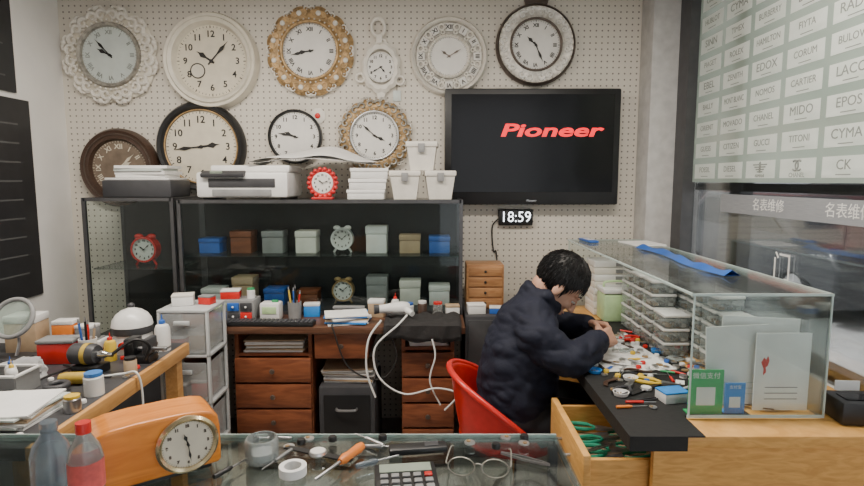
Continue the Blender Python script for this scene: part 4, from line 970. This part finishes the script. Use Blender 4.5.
def scatter(n,maker,label,group,rr,x0=.59,x1=1.02,y0=1.64,y1=2.5,z=MT+.0018):
    first=None;tries=0;c=0
    while c<n and tries<1500:
        tries+=1;x=random.uniform(x0,x1);y=random.uniform(y0,y1)
        if any((x-a)**2+(y-q)**2<(r+rr)**2 for a,q,r in OCC):continue
        if (x-.70)**2+(y-2.17)**2<.09**2:continue
        OCC.append((x,y,rr));c+=1;loc=(x,y,z);rz=random.uniform(0,6)
        if first is None:first=maker(loc,label,group)
        else:dup(first,loc,rz)
def mk_move(m1,m2):
    def f(loc,label,group):
        t=thing('watch_movement',label,'watch part',loc,0,group)
        b=MB();b.lathe([(0,0),(.012,0),(.0125,.002),(.012,.004),(0,.004)],m1,None,20);b.build('plate',t)
        b=MB();b.lathe([(0,.0055),(.005,.0055),(.005,.004),(0,.004)],m2,Tr(.003,.003,0),14);b.build('gear',t);return t
    return f
def mk_cap(m):
    def f(loc,label,group):
        b=MB();b.lathe([(0,0),(.010,0),(.010,.008),(.008,.011),(0,.011)],m,None,18);return solo('screw_cap',b,label,'cap',loc,0,group)
    return f
def mk_tag(m):
    def f(loc,label,group):
        b=MB();b.box((0,0,.001),(.04,.028,.0016),m);b.torus(.003,.0008,K['ink'],Tr(.015,0,.002),10,5);return solo('paper_tag',b,label,'tag',loc,0,group)
    return f
def mk_strap(m):
    def f(loc,label,group):
        t=thing('watch_strap',label,'strap',loc,0,group)
        b=MB();pp=spline([(-.05,0,.001),(-.02,.008,.004),(.02,-.006,.003),(.05,.004,.001)],6);vs=[]
        for q in pp:vs+=[q+V((0,-.008,0)),q+V((0,.008,0)),q+V((0,.008,.003)),q+V((0,-.008,.003))]
        b.add(vs,[(4*i+j,4*i+(j+1)%4,4*i+4+(j+1)%4,4*i+4+j) for i in range(len(pp)-1) for j in range(4)]+[(3,2,1,0)],m);b.build('band',t)
        b=MB();b.torus(.008,.0015,K['silver'],Tr(-.055,0,.003),14,6);b.build('buckle',t);return t
    return f
def mk_dish(m):
    def f(loc,label,group):
        t=thing('parts_dish',label,'dish',loc,0,group)
        b=MB();b.lathe([(0,0),(.022,0),(.026,.012),(.023,.012),(.02,.003),(0,.003)],m,None,24);b.build('dish',t)
        b=MB()
        for k in range(5):b.box((.009*cos(k*1.3),.009*sin(k*1.3),.005),(.007,.004,.003),K['gold'],R=Rz(k))
        b.build('small_parts',t);return t
    return f
def mk_bag(m):
    def f(loc,label,group):
        t=thing('zip_bag',label,'bag',loc,0,group)
        b=MB();b.box((0,0,.003),(.05,.06,.005),K['plastic'],bev=.002);b.build('bag',t)
        b=MB();b.lathe([(0,.0058),(.012,.0058),(.012,.007),(0,.007)],m,None,16);b.build('part',t);return t
    return f
def mk_tool(m):
    def f(loc,label,group):
        t=thing('watch_tool',label,'tool',loc,0,group);T=Tr(0,0,.0045)@Ry(PI/2)
        b=MB();b.lathe([(0,-.045),(.004,-.045),(.0045,-.03),(.0045,.01),(0,.012)],m,T,10);b.build('handle',t)
        b=MB();b.lathe([(0,.01),(.0015,.01),(.001,.05),(0,.05)],K['steel'],T,8);b.build('blade',t);return t
    return f
scatter(6,mk_dish(K['white']),'small white open dish of watch parts on the repair desk','white parts dishes on the repair desk',.026)
scatter(3,mk_dish(K['sky']),'small blue open dish of watch parts on the repair desk','blue parts dishes on the repair desk',.026)
scatter(8,mk_bag(K['silver']),'tiny clear zip bag with a part lying on the repair desk','zip bags on the repair desk',.026)
scatter(9,mk_strap(K['brown']),'loose brown leather watch strap lying on the repair desk','brown straps on the repair desk',.024)
scatter(8,mk_tool(K['steel']),'slim steel watch tool lying on the repair desk','steel tools on the repair desk',.02)
scatter(5,mk_tool(K['red']),'slim red handled watch tool lying on the repair desk','red tools on the repair desk',.02)
scatter(8,mk_tag(K['paper']),'small white paper tag lying on the repair desk','white tags on the repair desk',.02)
scatter(18,mk_move(K['silver'],K['gold']),'loose silver watch movement lying on the repair desk','silver movements on the repair desk',.012)
scatter(12,mk_move(K['gold'],K['silver']),'loose brass watch movement lying on the repair desk','brass movements on the repair desk',.012)
scatter(8,mk_cap(K['red']),'little red screw cap lying on the repair desk','red caps on the repair desk',.010)
scatter(7,mk_cap(K['yellow']),'little yellow screw cap lying on the repair desk','yellow caps on the repair desk',.010)
scatter(7,mk_cap(K['blue']),'little blue screw cap lying on the repair desk','blue caps on the repair desk',.010)
scatter(18,mk_cap(K['white']),'little white screw cap lying on the repair desk','white caps on the repair desk',.010)
OCC+=[(-1.20,1.87,.06),(-1.28,1.87,.05),(-1.12,1.87,.04),(-1.25,1.99,.08),(-1.18,1.99,.06),(-1.13,2.115,.075),(-1.44,2.11,.09),(-1.24,2.265,.09),(-1.335,2.115,.035),(-1.255,2.125,.03),(-1.115,2.26,.04),(-1.125,2.195,.03),(-1.11,1.775,.045),(-1.10,1.98,.03),(-1.095,1.64,.03),(-1.24,1.60,.15),(-1.42,1.80,.11),(-1.47,1.94,.1),(-1.235,1.775,.05),(-1.35,1.95,.03),(-1.37,2.04,.03),(-1.15,1.93,.03)]
LZ=BT+.0006
scatter(6,mk_tool(K['red']),'slim red handled tool lying on the left workbench','red tools on the left workbench',.018,-1.42,-1.10,1.46,2.3,LZ)
scatter(6,mk_cap(K['white']),'little white screw cap lying on the left workbench','white caps on the left workbench',.011,-1.42,-1.085,1.46,2.3,LZ)
scatter(5,mk_cap(K['red']),'little red screw cap lying on the left workbench','red caps on the left workbench',.011,-1.42,-1.085,1.46,2.3,LZ)
scatter(5,mk_move(K['silver'],K['gold']),'loose silver watch movement lying on the left workbench','silver movements on the left workbench',.013,-1.42,-1.085,1.46,2.3,LZ)
scatter(3,mk_dish(K['white']),'small white open dish of parts on the left workbench','white dishes on the left workbench',.027,-1.42,-1.10,1.46,2.3,LZ)
for px,py,r in [(250,472,.045),(293,474,.032),(340,467,.05),(350,452,.04),(325,482,.04),(378,464,.05),(232,470,.04),(407,486,.10),(418,452,.075),(478,474,.08),(440,468,.05),(515,470,.05),(525,460,.06),(318,455,.06),(150,470,.14),(200,470,.1)]:
    p=PZ(px,py,CT);OCC.append((p.x,p.y,r))
scatter(6,mk_cap(K['black']),'little black crown cap lying on the foreground counter','black caps on the counter',.010,-.42,.26,1.10,1.25,CZT)
scatter(5,mk_move(K['silver'],K['gold']),'loose silver watch movement lying on the foreground counter','silver movements on the counter',.012,-.42,.26,1.10,1.25,CZT)
scatter(5,mk_tool(K['steel']),'slim steel watch tool lying on the foreground counter','steel tools on the counter',.018,-.42,.26,1.10,1.25,CZT)
t=thing('card_terminal','black card terminal with white paper slip beside the glass case at lower right','terminal',(1.24,1.52,.7505),-.1)
b=MB();b.box((0,.06,.035),(.14,.11,.07),K['black'],bev=.01);b.build('body',t)
b=MB();b.box((0,.05,.0715),(.1,.05,.003),K['screen']);b.build('display',t)
b=MB();b.box((0,.11,.085),(.07,.003,.03),K['paper']);b.build('paper_slip',t)
# ================= RED CHAIR
t=thing('swivel_chair','red plastic shell chair with the man sitting on it','chair',(.325,2.2,0))
b=MB();b.lathe([(0,.40),(.19,.40),(.215,.425),(.21,.44),(.15,.432),(0,.43)],K['red'],None,40);b.build('seat',t)
b=MB();vs=[];n=40;mrows=12;rim=[]
for i in range(n+1):
    a=rad(70+220*i/n);e2=abs(i-n/2)/(n/2)
    top=.445+.255*max(0,cos(e2*PI/2))**.9
    for j in range(mrows+1):
        s=j/mrows;z=.415+(top-.415)*s;r=.205+.03*sin(min(1,(z-.415)/.2)*PI/2)+.02*max(0,(z-.55)/.15)**1.5
        q=V((r*cos(a),r*sin(a),z));vs.append(q)
    rim.append(q)
b.add(vs,[(i*(mrows+1)+j,(i+1)*(mrows+1)+j,(i+1)*(mrows+1)+j+1,i*(mrows+1)+j+1) for i in range(n) for j in range(mrows)],K['red'])
o=b.build('backrest',t,angle=80);md=o.modifiers.new('s','SOLIDIFY');md.thickness=.012
b=MB();b.tube(rim,.013,K['red'],seg=10);b.build('rim',t)
b=MB();b.cyl((0,0,.06),(0,0,.40),.025,K['chrome']);b.build('column',t)
for k in range(5):
    a=2*PI*k/5+.3
    b=MB();b.tube([(0,0,.08),(.24*cos(a),.24*sin(a),.055)],[.022,.014],K['black']);b.sph((.24*cos(a),.24*sin(a),.025),.025,K['black']);b.build('leg',t)
# ================= PERSON
RL=V((.33,2.2,0))
person=thing('person','man in dark navy padded jacket with black hair bent over the repair desk','person',RL)
def evald(mb,name,mt,voxel,it,fold=0,parent=None):
    bm=mb.bm;bmesh.ops.recalc_face_normals(bm,faces=bm.faces);me=bpy.data.meshes.new('tmp');bm.to_mesh(me);bm.free()
    o=bpy.data.objects.new('tmp',me);C.objects.link(o)
    r=o.modifiers.new('r','REMESH');r.mode='VOXEL';r.voxel_size=voxel
    s=o.modifiers.new('s','SMOOTH');s.factor=.5;s.iterations=it
    bpy.context.view_layer.update()
    me2=bpy.data.meshes.new_from_object(o.evaluated_get(bpy.context.evaluated_depsgraph_get()))
    bpy.data.objects.remove(o);bpy.data.meshes.remove(me)
    if fold:
        nn=[v.normal.copy() for v in me2.vertices]
        for v,n_ in zip(me2.vertices,nn):
            c=v.co
            a=1-abs(noise.noise(V((c.x*7+c.z*5,c.y*6,c.z*13-c.x*6))))*2.2
            d_=1-abs(noise.noise(V((c.x*16-c.z*8,c.y*12,c.z*24+c.x*10))))*2.2
            v.co=c-n_*(fold*(a-.45)+fold*.45*(d_-.45))
        me2.update()
    me2.transform(Tr(-RL.x,-RL.y,-RL.z));me2.materials.clear();me2.materials.append(mt)
    for p in me2.polygons:p.use_smooth=True;p.material_index=0
    me2.name=name;q=bpy.data.objects.new(name,me2);C.objects.link(q);q.parent=parent;return q
HC=V((.502,2.2,1.035));H=Tr(*HC)@Rz(rad(-5))@Ry(rad(48))
hw=lambda x,y,z:H@V((x,y,z))
S=K['skin'];b=MB()
b.sph((-.01,0,.035),(.093,.074,.088),S,H,u=32,v=20);b.sph((.033,0,-.03),(.058,.06,.085),S,H,u=28,v=18);b.sph((.042,0,-.078),(.042,.043,.034),S,H)
b.limb([(.09,0,.018),(.104,0,-.01),(.112,0,-.028)],[.008,.010,.012],S,H,12)
for s in (-1,1):
    b.sph((.100,s*.011,-.032),.009,S,H);b.sph((.08,s*.03,.024),(.014,.024,.008),S,H);b.sph((.068,s*.04,-.025),(.02,.02,.02),S,H)
    b.sph((-.005,s*.077,-.008),(.019,.008,.032),S,H,R=Rz(s*.3));b.sph((.0795,s*.031,.008),(.012,.016,.009),S,H)
b.sph((.088,0,-.058),(.012,.022,.007),S,H);b.sph((.085,0,-.070),(.012,.02,.007),S,H);b.sph((.076,0,-.098),(.02,.022,.016),S,H)
b.limb([hw(-.03,0,-.04),V((.43,2.2,.95)),V((.41,2.2,.90))],[.056,.058,.07],S)
b.limb([(.41,2.2,.90),(.38,2.2,.78),(.35,2.2,.64),(.33,2.2,.545)],[.08,.10,.105,.10],S)
shR=V((.40,2.035,.87));elR=V((.505,1.97,.80));wrR=V((.645,2.085,.845))
shL=V((.40,2.365,.87));elL=V((.525,2.43,.815));wrL=V((.655,2.285,.85))
for s,sh,el,wr in ((-1,shR,elR,wrR),(1,shL,elL,wrL)):
    b.limb([V((.405,2.2+.05*s,.89)),sh,el,wr],[.06,.05,.042,.026],S)
    y=2.2+.1*s
    b.limb([(.33,y,.535),(.70,y+.02*s,.50),(.68,y+.02*s,.10)],[.085,.055,.04],S);b.limb([(.68,y+.02*s,.07),(.80,y+.03*s,.05)],[.035,.03],S)
def hand(b,wr,f,n,thumb_side):
    f=f.normalized();n=(n-f*n.dot(f)).normalized();s=f.cross(n)
    if s.dot(thumb_side)<0:s=-s
    P=lambda a,c,d:wr+f*a+s*c+n*d
    for c in (.026,.009,-.009,-.026):b.limb([P(.0,c*.5,0),P(.085,c,0)],[.016,.0125],S,seg=12)
    for c,L,sp,curl in ((.028,.072,.10,.55),(.0095,.08,.03,.65),(-.0095,.074,-.04,.75),(-.028,.058,-.12,.85)):
        p=P(.085,c,0);a=0.15;pts=[p];d0=(f+s*sp).normalized()
        for fr in (.45,.32,.23):
            a+=curl*.8;p=p+(d0*cos(a)+n*sin(a))*L*fr;pts.append(p)
        b.limb(pts,[.0088,.0082,.0075,.0066],S,seg=12)
    b.limb([P(.02,.022,.006),P(.052,.045,.022),P(.08,.05,.04),P(.102,.043,.052)],[.014,.0115,.0095,.008],S,seg=12)
hand(b,wrR,V((.62,.62,-.02)),V((-.35,.55,-.45)),V((.2,.1,1)))
hand(b,wrL,V((.60,-.62,-.02)),V((-.35,-.55,-.45)),V((.2,-.1,1)))
evald(b,'body',K['skin'],.0035,4,parent=person)
b=MB();N_=K['navy']
b.limb([(.338,2.2,.53),(.346,2.2,.64),(.358,2.2,.76),(.383,2.2,.88)],[.162,.165,.157,.118],N_,Tr(0,2.2,0)@Sc(1,1.22,1)@Tr(0,-2.2,0),24)
b.tube([(0,0,.43),(0,0,.55)],[.175,.163],N_,Tr(.335,2.2,0)@Sc(1,1.2,1),24)
for sh,el,wr in ((shR,elR,wrR),(shL,elL,wrL)):
    inn=V((.395,2.2+(sh.y-2.2)*.4,.905))
    b.limb([inn,sh,sh.lerp(el,.5)+V((-.005,0,-.014)),el,el.lerp(wr,.55),wr-(wr-el).normalized()*.012],[.092,.084,.076,.068,.058,.045],N_)
cT=Tr(.42,2.2,.955)@Ry(rad(34))
for k in range(4):b.torus(.073-.001*k,.022,N_,cT@Tr(0,0,.018*k-.01),32,12)
evald(b,'jacket',N_,.006,11,.010,parent=person)
for wr,el in ((wrR,elR),(wrL,elL)):
    b=MB();d=(wr-el).normalized();b.tube([wr-d*.03,wr-d*.002],[.042,.04],N_,None,16)
    b2=b.build('cuff',person);b2.data.transform(Tr(-RL.x,-RL.y,0))
b=MB();Tm=K['trouser']
for s in (-1,1):
    y=2.2+.1*s;b.limb([(.33,y,.535),(.52,y+.01*s,.52),(.70,y+.02*s,.50),(.69,y+.02*s,.28),(.68,y+.02*s,.12)],[.098,.09,.072,.058,.055],Tm)
evald(b,'trousers',Tm,.009,4,.006,parent=person)
for s in (-1,1):
    y=2.2+.12*s;b=MB();b.limb([(.66,y,.05),(.74,y+.005*s,.045),(.83,y+.01*s,.04)],[.045,.043,.036],K['black']);b.bx(.62,.86,y-.04,y+.045,0.001,.02,K['black'])
    evald(b,'shoe',K['black'],.006,3,parent=person)
# hair: smooth cap with an uneven hem, plus fine straight strands lying along it
tb=bmesh.new();bmesh.ops.create_icosphere(tb,subdivisions=6,radius=1)
def hl(x):
    if x<-.05:return -.070
    if x<.0:return -.070+(x+.05)/.05*.070
    if x<.02:return -.012
    if x<.06:return .008+(x-.02)/.04*.05
    return .06
for v in tb.verts:
    c=v.co.copy();n=noise.noise(c*2.5)*.03+noise.noise(V((c.x*5,c.y*18,c.z*3)))*.02
    v.co=V((-.012+.104*c.x*(1+n),.084*c.y*(1+n),.04+.101*c.z*(1+n)))
bmesh.ops.delete(tb,geom=[v for v in tb.verts if v.co.z<hl(v.co.x)+.014*noise.noise(V((v.co.x*20,v.co.y*90,0)))],context='VERTS')
b=MB();b.frombm(tb,K['hair'],Tr(-RL.x,-RL.y,0)@H);rr=random.Random(3);HT=Tr(-RL.x,-RL.y,0)@H
cnt=0
while cnt<1500:
    u=rr.uniform(-1,1);ph=rr.uniform(0,2*PI);q=math.sqrt(1-u*u)
    d=V((q*cos(ph),q*sin(ph),u));P0=V((-.012+.103*d.x,.0835*d.y,.04+.1*d.z))
    if P0.z<hl(P0.x)+.004:continue
    cnt+=1;nrm=V((d.x/.1,d.y/.08,d.z/.097)).normalized()
    fl=(P0-V((-.045,.01,.15)));fl=(fl-nrm*fl.dot(nrm));fl=fl.normalized() if fl.length>1e-4 else V((1,0,0))
    fl=(fl+V((rr.uniform(-.16,.16),rr.uniform(-.16,.16),rr.uniform(-.1,.1)))).normalized();L=rr.uniform(.02,.038)
    b.tube([P0-nrm*.001,P0+fl*L*.5+nrm*.0028,P0+fl*L-nrm*rr.uniform(.0,.006)],[.0022,.0019,.0004],K['hair'],HT,4)
o=b.build('hair',person,angle=80)
for s in (-1,1):
    b=MB();b.sph((.082,s*.031,.002),(.0105,.013,.0075),K['eye'],H,u=14,v=10);b.sph((.0915,s*.031,-.001),(.003,.005,.005),K['ink'],H,u=10,v=8);o=b.build('eye',person);o.data.transform(Tr(-RL.x,-RL.y,0))
    b=MB();b.tube([hw(.092,s*.012,.028),hw(.091,s*.03,.034),hw(.076,s*.05,.027)],[.003,.004,.002],K['hair']);o=b.build('eyebrow',person);o.data.transform(Tr(-RL.x,-RL.y,0))
b=MB();b.sph((.0965,0,-.0585),(.006,.018,.004),K['lip'],H);b.sph((.094,0,-.069),(.006,.016,.004),K['lip'],H);o=b.build('lips',person);o.data.transform(Tr(-RL.x,-RL.y,0))
p=(wrR+wrL)/2+V((.105,0,-.012))
t=thing('watch_movement','small steel watch movement held between the fingers','watch',p)
b=MB();b.lathe([(0,-.004),(.015,-.004),(.016,0),(.015,.004),(0,.004)],K['silver'],Ry(.5),24);b.build('plate',t)
b=MB();b.lathe([(0,.006),(.005,.006),(.005,.004),(0,.004)],K['gold'],Ry(.5)@Tr(.005,.003,0),16);b.build('gear',t)
# ================= LIGHTS / WORLD / CAMERA
def area(name,loc,size,size_y,e,col,rot=(0,0,0)):
    l=bpy.data.lights.new(name,'AREA');l.shape='RECTANGLE';l.size=size;l.size_y=size_y;l.energy=e;l.color=col
    o=bpy.data.objects.new(name,l);C.objects.link(o);o.location=loc;o.rotation_euler=rot;return o
area('ceiling_lamp',(-1.0,1.9,2.48),1.2,.2,46,(1,.92,.81));area('ceiling_lamp',(.5,1.7,2.48),1.2,.2,32,(1,.92,.81))
s=bpy.data.lights.new('sun','SUN');s.energy=5.0;s.angle=.2;so=bpy.data.objects.new('sun',s);C.objects.link(so);so.rotation_euler=(0,rad(-42),0)
wd=bpy.data.worlds.new('World');bpy.context.scene.world=wd;wd.use_nodes=True;bg=wd.node_tree.nodes['Background'];bg.inputs[0].default_value=(.95,.97,1,1);bg.inputs[1].default_value=1.9
cam=bpy.data.cameras.new('Camera');cam.sensor_width=36;cam.lens=F/864*36;cam.clip_start=.02
co=bpy.data.objects.new('Camera',cam);C.objects.link(co);co.location=(0,0,CZ);co.rotation_euler=(PI/2-PITCH,0,0);bpy.context.scene.camera=co
